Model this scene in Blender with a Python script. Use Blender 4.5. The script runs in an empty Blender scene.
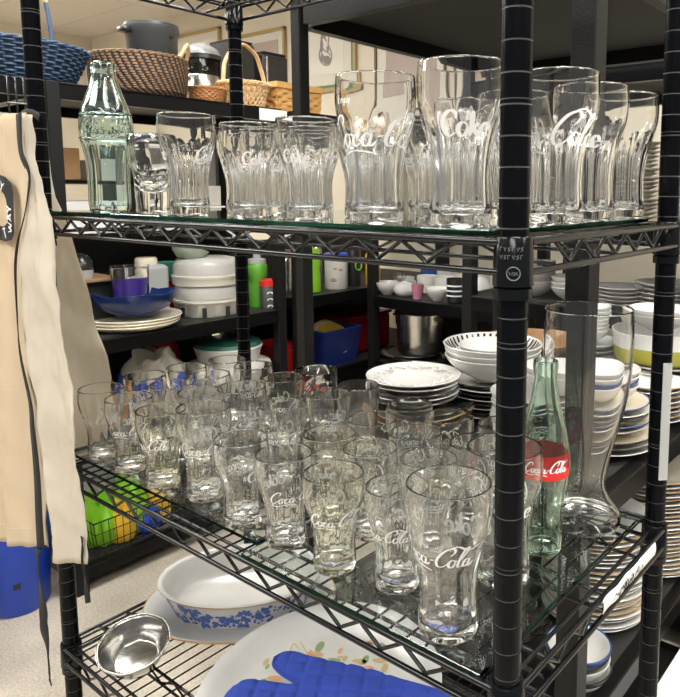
import bpy, math, random
from mathutils import Vector, Matrix, noise as mnoise
S = 0.0254            # the scene is laid out in inches
Z0 = 55.0             # floor height below the middle wire shelf
PI = math.pi
SC = bpy.context.scene
COL = SC.collection
def W(x, y, z): return Vector((x * S, y * S, (z + Z0) * S))

# ---------------------------------------------------------------- camera
f_px, pit, rol, yaw = 688.88, 0.1197, 0.0039, 0.6495
F = Vector((-math.sin(yaw) * math.cos(pit), math.cos(yaw) * math.cos(pit), -math.sin(pit)))
R_ = F.cross(Vector((0, 0, 1))).normalized(); U_ = R_.cross(F)
cr, sr = math.cos(rol), math.sin(rol)
Rr = cr * R_ + sr * U_; Ur = -sr * R_ + cr * U_
cam = bpy.data.cameras.new('camera'); co = bpy.data.objects.new('camera', cam); COL.objects.link(co)
cam.sensor_fit = 'HORIZONTAL'; cam.sensor_width = 36; cam.lens = 36 * f_px / 680
cam.shift_x = -(438.825 - 340) / 680; cam.shift_y = (274.643 - 348.5) / 680
cam.clip_start = 0.02; cam.clip_end = 60
M = Matrix((Rr, Ur, -F)).transposed().to_4x4(); M.translation = W(11.8969, -19.7866, 1.195)
co.matrix_world = M
SC.camera = co
# ---------------------------------------------------------------- world, light, exposure
world = bpy.data.worlds.new('world'); SC.world = world; world.use_nodes = True
bg = world.node_tree.nodes['Background']; bg.inputs[0].default_value = (1.0, 0.97, 0.93, 1); bg.inputs[1].default_value = 0.27
SC.view_settings.view_transform = 'Standard'; SC.view_settings.look = 'None'
SC.view_settings.exposure = 0.0; SC.view_settings.gamma = 1; SC.view_settings.use_curve_mapping = False
PANEL_EMIT = 19.5
SC.cycles.max_bounces = 28; SC.cycles.transmission_bounces = 26; SC.cycles.glossy_bounces = 6
SC.cycles.diffuse_bounces = 4; SC.cycles.transparent_max_bounces = 8
SC.cycles.sample_clamp_indirect = 8.0
try:
    SC.cycles.use_denoising = True; SC.cycles.denoiser = 'OPENIMAGEDENOISE'
except Exception: pass

# ---------------------------------------------------------------- materials
def nmat(name):
    m = bpy.data.materials.new(name); m.use_nodes = True
    return m, m.node_tree.nodes, m.node_tree.links, m.node_tree.nodes['Principled BSDF']
def mat(name, col, rough=0.5, metal=0.0, noise=0.0, nscale=40, bump=0.0, bscale=60, spec=None, coat=0, trans=0):
    m, n, l, b = nmat(name)
    b.inputs['Base Color'].default_value = (*col, 1); b.inputs['Roughness'].default_value = rough
    b.inputs['Metallic'].default_value = metal
    if spec is not None: b.inputs['Specular IOR Level'].default_value = spec
    if coat: b.inputs['Coat Weight'].default_value = coat; b.inputs['Coat Roughness'].default_value = .08
    if trans: b.inputs['Transmission Weight'].default_value = trans
    tc = n.new('ShaderNodeTexCoord')
    nt = n.new('ShaderNodeTexNoise'); nt.inputs['Scale'].default_value = nscale; nt.inputs['Detail'].default_value = 4
    l.new(tc.outputs['Object'], nt.inputs['Vector'])
    mx = n.new('ShaderNodeMix'); mx.data_type = 'RGBA'
    k = max(noise, 0.04)
    mx.inputs[6].default_value = (*[c * (1 - k) for c in col], 1); mx.inputs[7].default_value = (*[min(1, c * (1 + k)) for c in col], 1)
    l.new(nt.outputs['Fac'], mx.inputs[0]); l.new(mx.outputs[2], b.inputs['Base Color'])
    if bump:
        n2 = n.new('ShaderNodeTexNoise'); n2.inputs['Scale'].default_value = bscale; n2.inputs['Detail'].default_value = 3
        l.new(tc.outputs['Object'], n2.inputs['Vector'])
        bp = n.new('ShaderNodeBump'); bp.inputs['Strength'].default_value = bump; bp.inputs['Distance'].default_value = 0.002
        l.new(n2.outputs['Fac'], bp.inputs['Height']); l.new(bp.outputs[0], b.inputs['Normal'])
    return m
def glassmat(name, col, ior=1.5, rough=0.0, absorb=None, dens=0):
    m = bpy.data.materials.new(name); m.use_nodes = True
    n, l = m.node_tree.nodes, m.node_tree.links
    n.remove(n['Principled BSDF'])
    g = n.new('ShaderNodeBsdfGlass'); g.inputs['Color'].default_value = (*col, 1); g.inputs['IOR'].default_value = ior
    g.inputs['Roughness'].default_value = rough
    l.new(g.outputs[0], n['Material Output'].inputs['Surface'])
    if absorb:
        v = n.new('ShaderNodeVolumeAbsorption'); v.inputs['Color'].default_value = (*absorb, 1); v.inputs['Density'].default_value = dens
        l.new(v.outputs[0], n['Material Output'].inputs['Volume'])
    return m
def emit(name, col, k):
    m, n, l, b = nmat(name)
    b.inputs['Base Color'].default_value = (.9, .9, .9, 1)
    b.inputs['Emission Color'].default_value = (*col, 1); b.inputs['Emission Strength'].default_value = k
    return m

BLACK = mat('black_epoxy', (.003, .0034, .0045), .2, noise=.2, spec=.1)
WIRE = mat('black_wire_coating', (.003, .0034, .0045), .16, noise=.2, spec=.45)
GROOVE = mat('groove_catchlight', (.13, .135, .14), .4, noise=.3)  # lighter grey paints in the light caught by the post grooves
COLLAR = mat('black_plastic', (.004, .005, .006), .16, spec=.25)
EMBOSS = mat('embossed_grey', (.16, .17, .18), .35)
SPECK = mat('hammered_black', (.010, .010, .010), .45, noise=.9, nscale=420, bump=.6, bscale=400, spec=.2)
BEAM = mat('black_beam', (.004, .004, .0045), .3, noise=.3, spec=.2)
BOARD = mat('dark_board', (.026, .0245, .022), .6, noise=.25, nscale=14)
GLASS = glassmat('clear_glass', (.997, .998, .996))
GLASSY = glassmat('faintly_yellow_glass', (.994, .994, .972))
GLASSB = glassmat('aqua_glass', (.925, .982, .975))
GLASSG = glassmat('green_bottle_glass', (.90, .965, .925))
SHEET = glassmat('sheet_glass', (.975, .99, .98), absorb=(.25, .75, .55), dens=4)
SEDGE = glassmat('sheet_glass_edge', (.12, .38, .28), rough=.15)
WHITE_INK = mat('white_enamel', (.86, .87, .86), .5)
RED_INK = mat('red_label', (.72, .02, .02), .4)
PORC = mat('white_porcelain', (.72, .71, .68), .18, noise=.05, spec=.6)
PORC2 = mat('cream_porcelain', (.68, .62, .48), .2, noise=.06)
PORC3 = mat('grey_porcelain', (.50, .50, .48), .2, noise=.06)
DARKP = mat('dark_glazed', (.03, .03, .03), .2)
BROWN = mat('brown_glaze', (.30, .17, .08), .3, noise=.2)
GOLD = mat('brown_band', (.42, .25, .10), .3)
BLUEB = mat('blue_band', (.03, .08, .30), .25)
YGREEN = mat('olive_yellow_glaze', (.42, .40, .05), .25)
STEEL = mat('brushed_steel', (.62, .60, .57), .22, 1.0, noise=.08, nscale=60)
STEELB = mat('scratched_steel', (.46, .45, .43), .2, 1.0, noise=.2, nscale=90, bump=.1, bscale=140)
STEELD = mat('dark_steel', (.30, .30, .30), .3, 1.0)
FLOORM = mat('floor_speckle', (.52, .475, .40), .35, noise=.14, nscale=30)
WALLM = mat('beige_wall', (.72, .66, .53), .8, noise=.03)
CANVAS = mat('natural_canvas', (.76, .66, .50), .95, noise=.08, nscale=8, bump=.35, bscale=220)
CANVASW = mat('pale_canvas', (.78, .73, .63), .95, noise=.07, nscale=9, bump=.3, bscale=220)
def cloth(name, col):
    m = mat(name, col, .95, noise=.08, nscale=8, bump=.35, bscale=220); n, l = m.node_tree.nodes, m.node_tree.links
    tr = n.new('ShaderNodeBsdfTranslucent'); tr.inputs['Color'].default_value = (*col, 1); ms = n.new('ShaderNodeMixShader'); ms.inputs[0].default_value = .38
    l.new(n['Principled BSDF'].outputs[0], ms.inputs[1]); l.new(tr.outputs[0], ms.inputs[2]); l.new(ms.outputs[0], n['Material Output'].inputs['Surface']); return m
CANVAS = cloth('natural_canvas_cloth', (.76, .64, .47)); CANVASW = cloth('pale_canvas_cloth', (.76, .70, .59))
TAPE = mat('black_tape', (.012, .012, .012), .8)
NAVY = mat('navy_ceramic', (.01, .03, .13), .22)
BLUEP = mat('blue_plastic', (.01, .06, .50), .3)
BLUET = mat('blue_bin_plastic', (.008, .02, .12), .35)
PLASW = mat('milky_plastic', (.66, .65, .60), .35)
PLASC = mat('cloudy_plastic', (.60, .61, .60), .3, trans=.35)
LIME = mat('lime_plastic', (.25, .62, .02), .35)
GREEN = mat('green_plastic', (.10, .35, .03), .35)
TEAL = mat('teal_plastic', (.08, .42, .32), .4)
DTEAL = mat('dark_green_plastic', (.03, .15, .11), .35)
RED = mat('red_plastic', (.62, .03, .02), .35)
DRED = mat('dark_red_enamel', (.28, .01, .01), .3)
YEL = mat('yellow_plastic', (.75, .45, .02), .4)
PINK = mat('pink_ceramic', (.62, .25, .36), .4)
CYAN = mat('sky_blue_ceramic', (.20, .50, .62), .3)
PLBLK = mat('black_appliance', (.02, .02, .02), .25)
GREYPOT = mat('charcoal_enamel', (.045, .048, .05), .35)
PAPER = mat('white_paper', (.80, .80, .78), .8)
CARD = mat('brown_card', (.38, .22, .10), .8)
WOODB = mat('wood_board', (.30, .18, .09), .6, noise=.3, nscale=10)
PURPLE = glassmat('purple_glass', (.22, .07, .75))
WICKB = mat('blue_wicker', (.04, .085, .16), .6, noise=.55, nscale=45)
WICKBR = mat('brown_rattan', (.20, .115, .06), .6, noise=.5, nscale=50)
WICKL = mat('light_rattan', (.60, .40, .20), .55, noise=.3, nscale=30)
WICKT = mat('tan_woven_wood', (.58, .32, .10), .55, noise=.3, nscale=25)
WICKD = mat('dark_amber_wicker', (.40, .18, .06), .6, noise=.35, nscale=40)
MITT = mat('blue_quilted_cotton', (.035, .075, .42), .95, noise=.12, nscale=20, bump=.3, bscale=160)
FRAMEG = mat('gilt_frame', (.42, .30, .12), .4)
FRAMEB = mat('dark_wood_frame', (.16, .08, .04), .4)
MATB = mat('picture_mount', (.70, .67, .58), .8)
MATG = mat('green_mount', (.10, .24, .14), .8)
SKETCHM = mat('graphite', (.30, .28, .26), .9, noise=.4, nscale=12)
SKETCHP = mat('drawing_paper', (.78, .74, .66), .9)
PINKART = mat('faded_print', (.46, .38, .33), .8, noise=.2, nscale=6)
FRUIT1 = mat('painted_peach', (.75, .42, .25), .3); FRUIT2 = mat('painted_green', (.28, .38, .18), .3); FRUIT3 = mat('painted_straw', (.58, .45, .22), .3)
FLOWER = mat('blue_flower_glaze', (.09, .17, .48), .25)
PANEL = emit('light_panel', (1, .98, .94), PANEL_EMIT)

# ceiling with seams
def tile_mat():
    m, n, l, b = nmat('ceiling_tile')
    b.inputs['Roughness'].default_value = .9
    tc = n.new('ShaderNodeTexCoord'); br = n.new('ShaderNodeTexBrick')
    br.offset = 0; br.inputs['Scale'].default_value = 1.0; br.inputs['Mortar Size'].default_value = .006
    br.inputs['Brick Width'].default_value = 1.22; br.inputs['Row Height'].default_value = .61
    br.inputs['Color1'].default_value = (.67, .61, .565, 1); br.inputs['Color2'].default_value = (.64, .59, .53, 1); br.inputs['Mortar'].default_value = (.52, .48, .43, 1)
    l.new(tc.outputs['Object'], br.inputs['Vector']); l.new(br.outputs[0], b.inputs['Base Color'])
    return m
TILE = tile_mat()
def floor_mat():
    m, n, l, b = nmat('terrazzo_floor')
    tc = n.new('ShaderNodeTexCoord')
    a = n.new('ShaderNodeTexNoise'); a.inputs['Scale'].default_value = 3.5; a.inputs['Detail'].default_value = 6
    c = n.new('ShaderNodeTexNoise'); c.inputs['Scale'].default_value = 130; c.inputs['Detail'].default_value = 2
    l.new(tc.outputs['Object'], a.inputs['Vector']); l.new(tc.outputs['Object'], c.inputs['Vector'])
    ad = n.new('ShaderNodeMath'); ad.operation = 'MULTIPLY_ADD'; ad.inputs[1].default_value = .55
    l.new(a.outputs['Fac'], ad.inputs[0]); 
    mu = n.new('ShaderNodeMath'); mu.operation = 'MULTIPLY'; mu.inputs[1].default_value = .45
    l.new(c.outputs['Fac'], mu.inputs[0]); l.new(mu.outputs[0], ad.inputs[2])
    cr_ = n.new('ShaderNodeValToRGB'); cr_.color_ramp.elements[0].position = .38; cr_.color_ramp.elements[0].color = (.47, .41, .33, 1)
    cr_.color_ramp.elements[1].position = .62; cr_.color_ramp.elements[1].color = (.76, .69, .57, 1)
    l.new(ad.outputs[0], cr_.inputs[0]); l.new(cr_.outputs[0], b.inputs['Base Color']); b.inputs['Roughness'].default_value = .35
    return m
TERR = floor_mat()

# ---------------------------------------------------------------- geometry builder (inches)
class G:
    def __init__(s): s.v = []; s.f = []; s.m = []; s.cur = 0; s.flat = set()
    def use(s, i): s.cur = i; return s
    def add(s, vs, fs, flat=False):
        o = len(s.v); s.v += [Vector(v) for v in vs]
        for f in fs:
            if flat: s.flat.add(len(s.f))
            s.f.append(tuple(i + o for i in f)); s.m.append(s.cur)
        return s
    def box(s, x0, x1, y0, y1, z0, z1, rz=0, c=None):
        vs = [Vector((x, y, z)) for z in (z0, z1) for y in (y0, y1) for x in (x0, x1)]
        if rz:
            c = Vector(c if c else ((x0 + x1) / 2, (y0 + y1) / 2, 0)); Rm = Matrix.Rotation(rz, 3, 'Z')
            vs = [Rm @ (v - c) + c for v in vs]
        return s.add(vs, [(0, 2, 3, 1), (4, 5, 7, 6), (0, 1, 5, 4), (2, 6, 7, 3), (0, 4, 6, 2), (1, 3, 7, 5)], True)
    def cbox(s, x0, x1, y0, y1, z0, z1, b=.1):
        # bevelled box
        xs = [(x0, y0 + b), (x0 + b, y0), (x1 - b, y0), (x1, y0 + b), (x1, y1 - b), (x1 - b, y1), (x0 + b, y1), (x0, y1 - b)]
        cx, cy = (x0 + x1) / 2, (y0 + y1) / 2
        def ring(z, k): return [(cx + (x - cx) * k, cy + (y - cy) * k, z) for x, y in xs]
        k = 1 - 2 * b / max(x1 - x0, y1 - y0)
        rs = [ring(z0, k), ring(z0 + b, 1), ring(z1 - b, 1), ring(z1, k)]
        vs = sum(rs, []); fs = []
        for r in range(3):
            for i in range(8): j = (i + 1) % 8; fs.append((r * 8 + i, r * 8 + j, r * 8 + 8 + j, r * 8 + 8 + i))
        fs.append(tuple(range(7, -1, -1))); fs.append(tuple(range(24, 32)))
        return s.add(vs, fs, True)
    def tube(s, pts, r, n=8, closed=False, cap=True, flatk=None):
        pts = [Vector(p) for p in pts]; N = len(pts); vs = []
        rs = r if isinstance(r, (list, tuple)) else [r] * N
        pr = None
        for i, p in enumerate(pts):
            if closed: t = pts[(i + 1) % N] - pts[i - 1]
            else: t = pts[min(i + 1, N - 1)] - pts[max(i - 1, 0)]
            t.normalize()
            if pr is None:
                a = Vector((0, 0, 1)) if abs(t.z) < .9 else Vector((1, 0, 0)); u = a.cross(t).normalized()
            else: u = (pr - t * pr.dot(t)).normalized()
            pr = u; w = t.cross(u)
            for k in range(n):
                a = 2 * PI * k / n; vs.append(p + (u * math.cos(a) + w * math.sin(a) * (flatk or 1)) * rs[i])
        fs = []
        for i in range(N if closed else N - 1):
            j = (i + 1) % N
            for k in range(n): q = (k + 1) % n; fs.append((i * n + k, i * n + q, j * n + q, j * n + k))
        if not closed and cap: fs.append(tuple(range(n - 1, -1, -1))); fs.append(tuple((N - 1) * n + k for k in range(n)))
        return s.add(vs, fs)
    def lathe(s, prof, seg=32, fn=None, c=(0, 0, 0), sx=1, sy=1, mats=None, close=True):
        """prof: list of (r, z); fn(i, ang, r, z)->(x, y, z)"""
        o = len(s.v); vs = []; fs = []
        for i, (r, z) in enumerate(prof):
            for k in range(seg):
                a = 2 * PI * k / seg
                if fn: x, y, zz = fn(i, a, r, z)
                else: x, y, zz = r * math.cos(a), r * math.sin(a), z
                vs.append((x * sx + c[0], y * sy + c[1], zz + c[2]))
        s.v += [Vector(v) for v in vs]
        for i in range(len(prof) - 1):
            mi = mats[i] if mats else s.cur
            for k in range(seg):
                q = (k + 1) % seg; s.f.append((o + i * seg + k, o + i * seg + q, o + (i + 1) * seg + q, o + (i + 1) * seg + k)); s.m.append(mi)
        if close:
            if prof[0][0] > 1e-6: s.f.append(tuple(o + k for k in range(seg - 1, -1, -1))); s.m.append(mats[0] if mats else s.cur)
            if prof[-1][0] > 1e-6: s.f.append(tuple(o + (len(prof) - 1) * seg + k for k in range(seg))); s.m.append(mats[-1] if mats else s.cur)
        return s
    def grid(s, fn, nu, nv):
        vs = [fn(i / nu, j / nv) for j in range(nv + 1) for i in range(nu + 1)]
        fs = [(j * (nu + 1) + i, j * (nu + 1) + i + 1, (j + 1) * (nu + 1) + i + 1, (j + 1) * (nu + 1) + i) for j in range(nv) for i in range(nu)]
        return s.add(vs, fs)
    def poly(s, pts, z0, z1):
        n = len(pts)
        vs = [(x, y, z0) for x, y in pts] + [(x, y, z1) for x, y in pts]
        fs = [tuple(range(n - 1, -1, -1)), tuple(range(n, 2 * n))] + [(i, (i + 1) % n, n + (i + 1) % n, n + i) for i in range(n)]
        return s.add(vs, fs, True)
    def xf(s, m, start=0):
        for i in range(start, len(s.v)): s.v[i] = m @ s.v[i]
        return s
    def mesh(s, name, mats, smooth=True, merge=False):
        me = bpy.data.meshes.new(name)
        me.from_pydata([tuple(v * S) for v in s.v], [], s.f)
        for m in (mats if isinstance(mats, (list, tuple)) else [mats]): me.materials.append(m)
        for p, mi in zip(me.polygons, s.m):
            p.material_index = mi; p.use_smooth = smooth and p.index not in s.flat
        me.validate(); me.update()
        if smooth: me.set_sharp_from_angle(angle=math.radians(48))
        return me
def P(name, g, mats, parent, label=None, smooth=True):
    o = bpy.data.objects.new(name, g.mesh(name, mats, smooth)); COL.objects.link(o); o.parent = parent
    if label: o['label'] = label
    return o
def T(name, label, cat, loc, rz=0, group=None):
    o = bpy.data.objects.new(name, None); COL.objects.link(o); o.location = W(*loc); o.rotation_euler = (0, 0, rz)
    o.empty_display_size = .02
    o['label'] = label; o['category'] = cat
    if group: o['group'] = group
    return o
def ONE(name, g, mats, label, cat, loc, rz=0, group=None, smooth=True):
    o = bpy.data.objects.new(name, g.mesh(name, mats, smooth)); COL.objects.link(o)
    o.location = W(*loc); o.rotation_euler = (0, 0, rz); o['label'] = label; o['category'] = cat
    if group: o['group'] = group
    return o
def ST(name, g, m, loc=(0, 0, 0)):
    o = bpy.data.objects.new(name, g.mesh(name, m, False)); COL.objects.link(o); o.location = W(*loc); o['kind'] = 'structure'; return o
def dup(root, loc, rz, label, group=None):
    r = root.copy(); COL.objects.link(r); r.location = W(*loc); r.rotation_euler = (0, 0, rz); r['label'] = label
    if group: r['group'] = group
    for ch in list(root.children):
        c = ch.copy(); COL.objects.link(c); c.parent = r
        for g in list(ch.children):
            d = g.copy(); COL.objects.link(d); d.parent = c
    return r

# ================================================================ THE ROOM
WX, EX, NY, SY, CZ = -250, 110, 112, -110, 57
ST('floor', G().box(WX, EX, SY, NY, -2, 0), TERR, (0, 0, -Z0))
ST('ceiling', G().box(WX, EX, SY, NY, 0, 2), TILE, (0, 0, CZ))
ST('wall_back', G().box(WX, EX, 0, 3, -Z0, CZ), WALLM, (0, NY, 0))
ST('wall_left', G().box(-3, 0, SY, NY, -Z0, CZ), WALLM, (WX, 0, 0))

def ceiling_light(x, y, lab, first=[None]):
    if first[0] is None:
        t = T('ceiling_light', lab, 'light', (x, y, CZ), 0, 'fluorescent ceiling panels')
        g = G(); g.box(-25, 25, -13, -12, -1.2, 0); g.box(-25, 25, 12, 13, -1.2, 0); g.box(-25, -24, -12, 12, -1.2, 0); g.box(24, 25, -12, 12, -1.2, 0)
        P('frame', g, PAPER, t, smooth=False)
        P('diffuser', G().box(-24, 24, -12, 12, -.8, -.2), PANEL, t, smooth=False)
        first[0] = t
    else: dup(first[0], (x, y, CZ), 0, lab, 'fluorescent ceiling panels')
for x, y in ((-180, 30), (-180, -50), (-110, 28), (-110, -45), (-45, 30), (-45, -60), (20, 55), (30, -15), (40, -80), (80, 20)):
    ceiling_light(x, y, 'white fluorescent light panel set in the tiled ceiling')

# ================================================================ WIRE RACK
RL, RW = 34.74, 15.0
rack = T('wire_shelving_rack', 'black wire shelving rack with four grooved posts that holds all the glasses', 'shelving', (0, 0, -Z0))
def post_geo():
    g = G(); prof = [(.40, 0), (.5, .15)]; mats = []
    top = 74.6
    r = .52
    z = 1.0
    k0 = Z0 - int(Z0)
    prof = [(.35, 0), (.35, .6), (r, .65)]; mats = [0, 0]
    n = 0
    while True:
        z = 1.0 + n * 1.0
        if z > top - .3: break
        prof += [(r, z - .028), (r - .025, z - .018), (r - .025, z + .018), (r, z + .028)]
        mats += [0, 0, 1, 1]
        if (n % 8) == 2:
            prof += [(r, z + .15), (r - .025, z + .16), (r - .025, z + .185), (r, z + .195)]
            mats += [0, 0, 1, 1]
        n += 1
    prof += [(r, top), (r * .8, top + .1)]; mats += [0, 0]
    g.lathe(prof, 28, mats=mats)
    return g
pg = post_geo()
for (x, y) in ((0, 0), (-RL, 0), (-RL, RW), (0, RW)):
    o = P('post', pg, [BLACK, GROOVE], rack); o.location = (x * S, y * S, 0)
def collar_geo():
    g = G()
    g.lathe([(.56, -2.1), (.66, -2.1), (.66, -1.75), (.60, -1.7), (.70, -1.65), (.66, -.05), (.62, 0), (.53, 0)], 28)
    return g
def badge_geo():
    g = G()
    # raised ring and raised bars of lettering on the front of the sleeve
    def on(u, z, lift=.02): a = u / .68; rr = .672 + lift; return (rr * math.sin(a), -rr * math.cos(a), z)
    g.tube([on(.12 + .22 * math.cos(t), -1.25 + .22 * math.sin(t)) for t in [2 * PI * k / 24 for k in range(24)]], .018, 5, True)
    for row, z in ((0, -.52), (1, -.78)):
        for i in range(6):
            u = -.35 + i * .14
            sh = [(0, 0), (0, .13), (.07, .13)] if (i + row) % 3 == 0 else ([(0, .13), (.05, 0), (.09, .13)] if (i + row) % 3 == 1 else [(.08, .13), (0, .1), (.08, .04), (0, 0)])
            g.tube([on(u + a, z + b) for a, b in sh], .012, 4)
    for i, sh in enumerate(([(-.1, .06), (-.07, -.06), (-.04, .03), (-.01, -.06), (.02, .06)], [(.1, .05), (.05, .03), (.1, -.03), (.04, -.06)], [(.17, .05), (.12, .0), (.18, -.05)])):
        g.tube([on(.08 + a, -1.25 + b) for a, b in sh], .012, 4)
    return g
cg = collar_geo()
def truss(g, A, B, out, n):
    """top wire, bottom wire and the zigzag between, along A->B (2-D), out = outward unit vector"""
    A = Vector(A); B = Vector(B); d = (B - A); Ln = d.length; d.normalize(); out = Vector(out)
    def pt(t, z, o): q = A + d * t + out * o; return (q.x, q.y, z)
    for z, rr in ((-.45, .125), (-1.45, .125)):
        g.tube([pt(.25, z, .52), pt(Ln - .25, z, .52)], rr, 10)
    g.tube([pt(.6, -.43, -.02), pt(Ln - .6, -.43, -.02)], .09, 8)
    pts = []; m = 2 * n
    for i in range(m + 1):
        t = 2.2 + (Ln - 4.4) * i / m
        zc = -.56 if i % 2 == 0 else -1.34
        for e in ((-.16, -.02 if i % 2 else .02), (0, 0), (.16, -.02 if i % 2 else .02)):
            if (i == 0 and e[0] < 0) or (i == m and e[0] > 0): continue
            zz = zc + (.12 if i % 2 else -.12) * (1 if e[0] else 0)
            pts.append(pt(t + e[0], zz, .42))
    g.tube(pts, .085, 8)
def shelf_geo():
    g = G()
    truss(g, (0, 0), (-RL, 0), (0, -1), 13); truss(g, (0, RW), (-RL, RW), (0, 1), 13)
    truss(g, (0, 0), (0, RW), (1, 0), 5); truss(g, (-RL, 0), (-RL, RW), (-1, 0), 5)
    n = int((RL - 1.2) / .9)
    for i in range(n + 1):
        x = -RL + .75 + i * (RL - 1.5) / n
        g.tube([(x, -.52, -.36), (x, RW + .52, -.36)], .055, 6)
    for y in (2.2, 7.5, 12.8):
        g.tube([(-RL - .5, y, -.5), (.5, y, -.5)], .1, 8); g.tube([(-RL - .4, y, -1.3), (.4, y, -1.3)], .09, 8)
        pts = [(-RL + 1 + i * 1.6, y, -.58 if i % 2 else -1.22) for i in range(21)]
        g.tube(pts, .07, 6)
    return g
sg = shelf_geo(); bgx = badge_geo()
shelf_mesh = sg.mesh('wire_shelf', WIRE); collar_mesh = cg.mesh('collar', COLLAR); badge_mesh = bgx.mesh('collar_badge', EMBOSS)
for zs in (16, 0, -16, -29.3):
    sh = bpy.data.objects.new('wire_shelf', shelf_mesh); COL.objects.link(sh); sh.parent = rack; sh.location = (0, 0, (zs + Z0) * S)
    for (x, y) in ((0, 0), (-RL, 0), (-RL, RW), (0, RW)):
        c = bpy.data.objects.new('collar', collar_mesh); COL.objects.link(c); c.parent = sh; c.location = (x * S, y * S, -.25 * S)
        if (x, y) == (0, 0):
            b = bpy.data.objects.new('collar_badge', badge_mesh); COL.objects.link(b); b.parent = sh; b.location = (x * S, y * S, -.2 * S); b.rotation_euler = (0, 0, .38)
            b['label'] = 'embossed maker badge on the corner sleeve'

# ---- glass sheets
def sheet(x0, x1, y0, y1, z, lab):
    g = G().cbox(x0, x1, y0, y1, 0, .2, .03); g.m = [1 if 8 <= i < 16 else 0 for i in range(len(g.m))]
    return ONE('glass_sheet', g, [SHEET, SEDGE], lab, 'glass sheet', (0, 0, z), smooth=False)
ZL, ZM, ZB = -16.28, -.28, -29.58
sheet(-33.9, -14.75, .5, 14.3, ZL, 'green-edged glass sheet on the lower wire shelf, left half, ending at a loose corner')
sheet(-14.55, -.75, -.62, 14.3, ZL, 'green-edged glass sheet on the lower wire shelf, right half beside the corner post')
sheet(-33.9, -.75, -.3, 14.3, ZM, 'long glass sheet under the glasses on the middle wire shelf')
GL, GM = ZL + .205, ZM + .205

# ================================================================ LETTERING
def cr_spline(pts, n=7):
    out = []; P_ = [pts[0]] + list(pts) + [pts[-1]]
    for i in range(1, len(P_) - 2):
        p0, p1, p2, p3 = [Vector(q) for q in P_[i - 1:i + 3]]
        for k in range(n):
            t = k / n; out.append(.5 * ((2 * p1) + (p2 - p0) * t + (2 * p0 - 5 * p1 + 4 * p2 - p3) * t * t + (3 * p1 - p0 - 3 * p2 + p3) * t ** 3))
    out.append(Vector(pts[-1])); return out
def loopo(cx, cy, rx, ry, n=13, a0=.6): return [(cx + rx * math.cos(a0 + 2 * PI * k / (n - 1)), cy + ry * math.sin(a0 + 2 * PI * k / (n - 1))) for k in range(n)]
SCRIPT = [  # Coca-Cola in a slanted script; x-height about 1
    [(1.55, 1.75), (1.75, 2.15), (1.45, 2.5), (.85, 2.25), (.3, 1.5), (.1, .75), (.35, .12), (.9, .1), (1.4, .5), (1.6, .75)],
    loopo(2.05, .5, .36, .5), [(2.3, .9), (2.6, .95), (2.85, .75)],
    [(3.45, .85), (3.15, 1.0), (2.85, .6), (2.9, .15), (3.25, .02), (3.65, .35)],
    loopo(4.1, .5, .36, .48), [(4.5, .98), (4.42, .4), (4.5, .05), (4.75, .1), (5.0, .4)],
    [(4.95, .72), (5.5, .82)],
    [(7.15, 1.55), (7.5, 2.1), (7.2, 2.55), (6.5, 2.3), (5.95, 1.5), (5.75, .7), (6.0, .1), (6.6, .1), (7.1, .55)],
    loopo(7.55, .5, .36, .5), [(7.8, .92), (8.1, .8)],
    [(8.1, .4), (8.55, 1.2), (8.95, 2.2), (8.8, 2.5), (8.5, 2.1), (8.3, 1.0), (8.35, .15), (8.65, .05), (8.9, .3)],
    loopo(9.25, .48, .35, .46), [(9.66, .96), (9.58, .4), (9.7, .03), (10.0, .15), (10.3, .5)],
    [(1.0, .0), (.4, -.35), (1.2, -.62), (3.0, -.35), (4.6, -.5), (5.4, -.7)],
    [(6.5, 2.3), (7.6, 2.75), (9.0, 2.1), (10.4, 2.5)],
]
COKE = [
    [(1.25, 1.35), (1.2, 1.75), (.8, 1.95), (.35, 1.6), (.15, 1.0), (.35, .35), (.8, .05), (1.25, .3)],
    loopo(1.85, .55, .38, .5), [(2.5, 0), (2.55, 1.0), (2.5, 1.95)], [(3.1, 1.05), (2.62, .55)], [(2.75, .65), (3.0, .25), (3.3, .0)],
    [(3.45, .55), (4.1, .6), (3.95, 1.0), (3.65, 1.02), (3.4, .6), (3.55, .1), (3.9, .02), (4.15, .25)],
]
ENJOY = [[(.9, 1.8), (.2, 1.7), (.1, 1), (.7, 1), (.1, .95), (.1, .1), (.9, .1)], [(1.2, 1), (1.2, 0), (1.25, .8), (1.7, .9), (1.75, 0)], [(2.3, 1), (2.3, -.4), (2, -.6)], loopo(2.9, .5, .3, .5), [(3.5, 1), (3.75, .1)], [(4.1, 1), (3.6, -.5)]]
def ribbon(strokes, wid, slant=0, calli=True):
    """strips of (centre, half-width vector) pairs"""
    out = []
    for st in strokes:
        c = cr_spline(st)
        L_ = []; n = len(c)
        for i, p in enumerate(c):
            t = c[min(i + 1, n - 1)] - c[max(i - 1, 0)]
            if t.length < 1e-9: t = Vector((1, 0))
            t.normalize(); nr = Vector((-t.y, t.x))
            w = wid * ((.45 + .85 * abs(t.y)) if calli else 1)
            w *= min(1, .35 + 3 * min(i, n - 1 - i) / n)
            a, b = p + nr * w, p - nr * w
            L_.append(((a.x + slant * a.y, a.y), (b.x + slant * b.y, b.y)))
        out.append(L_)
    return out
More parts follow.
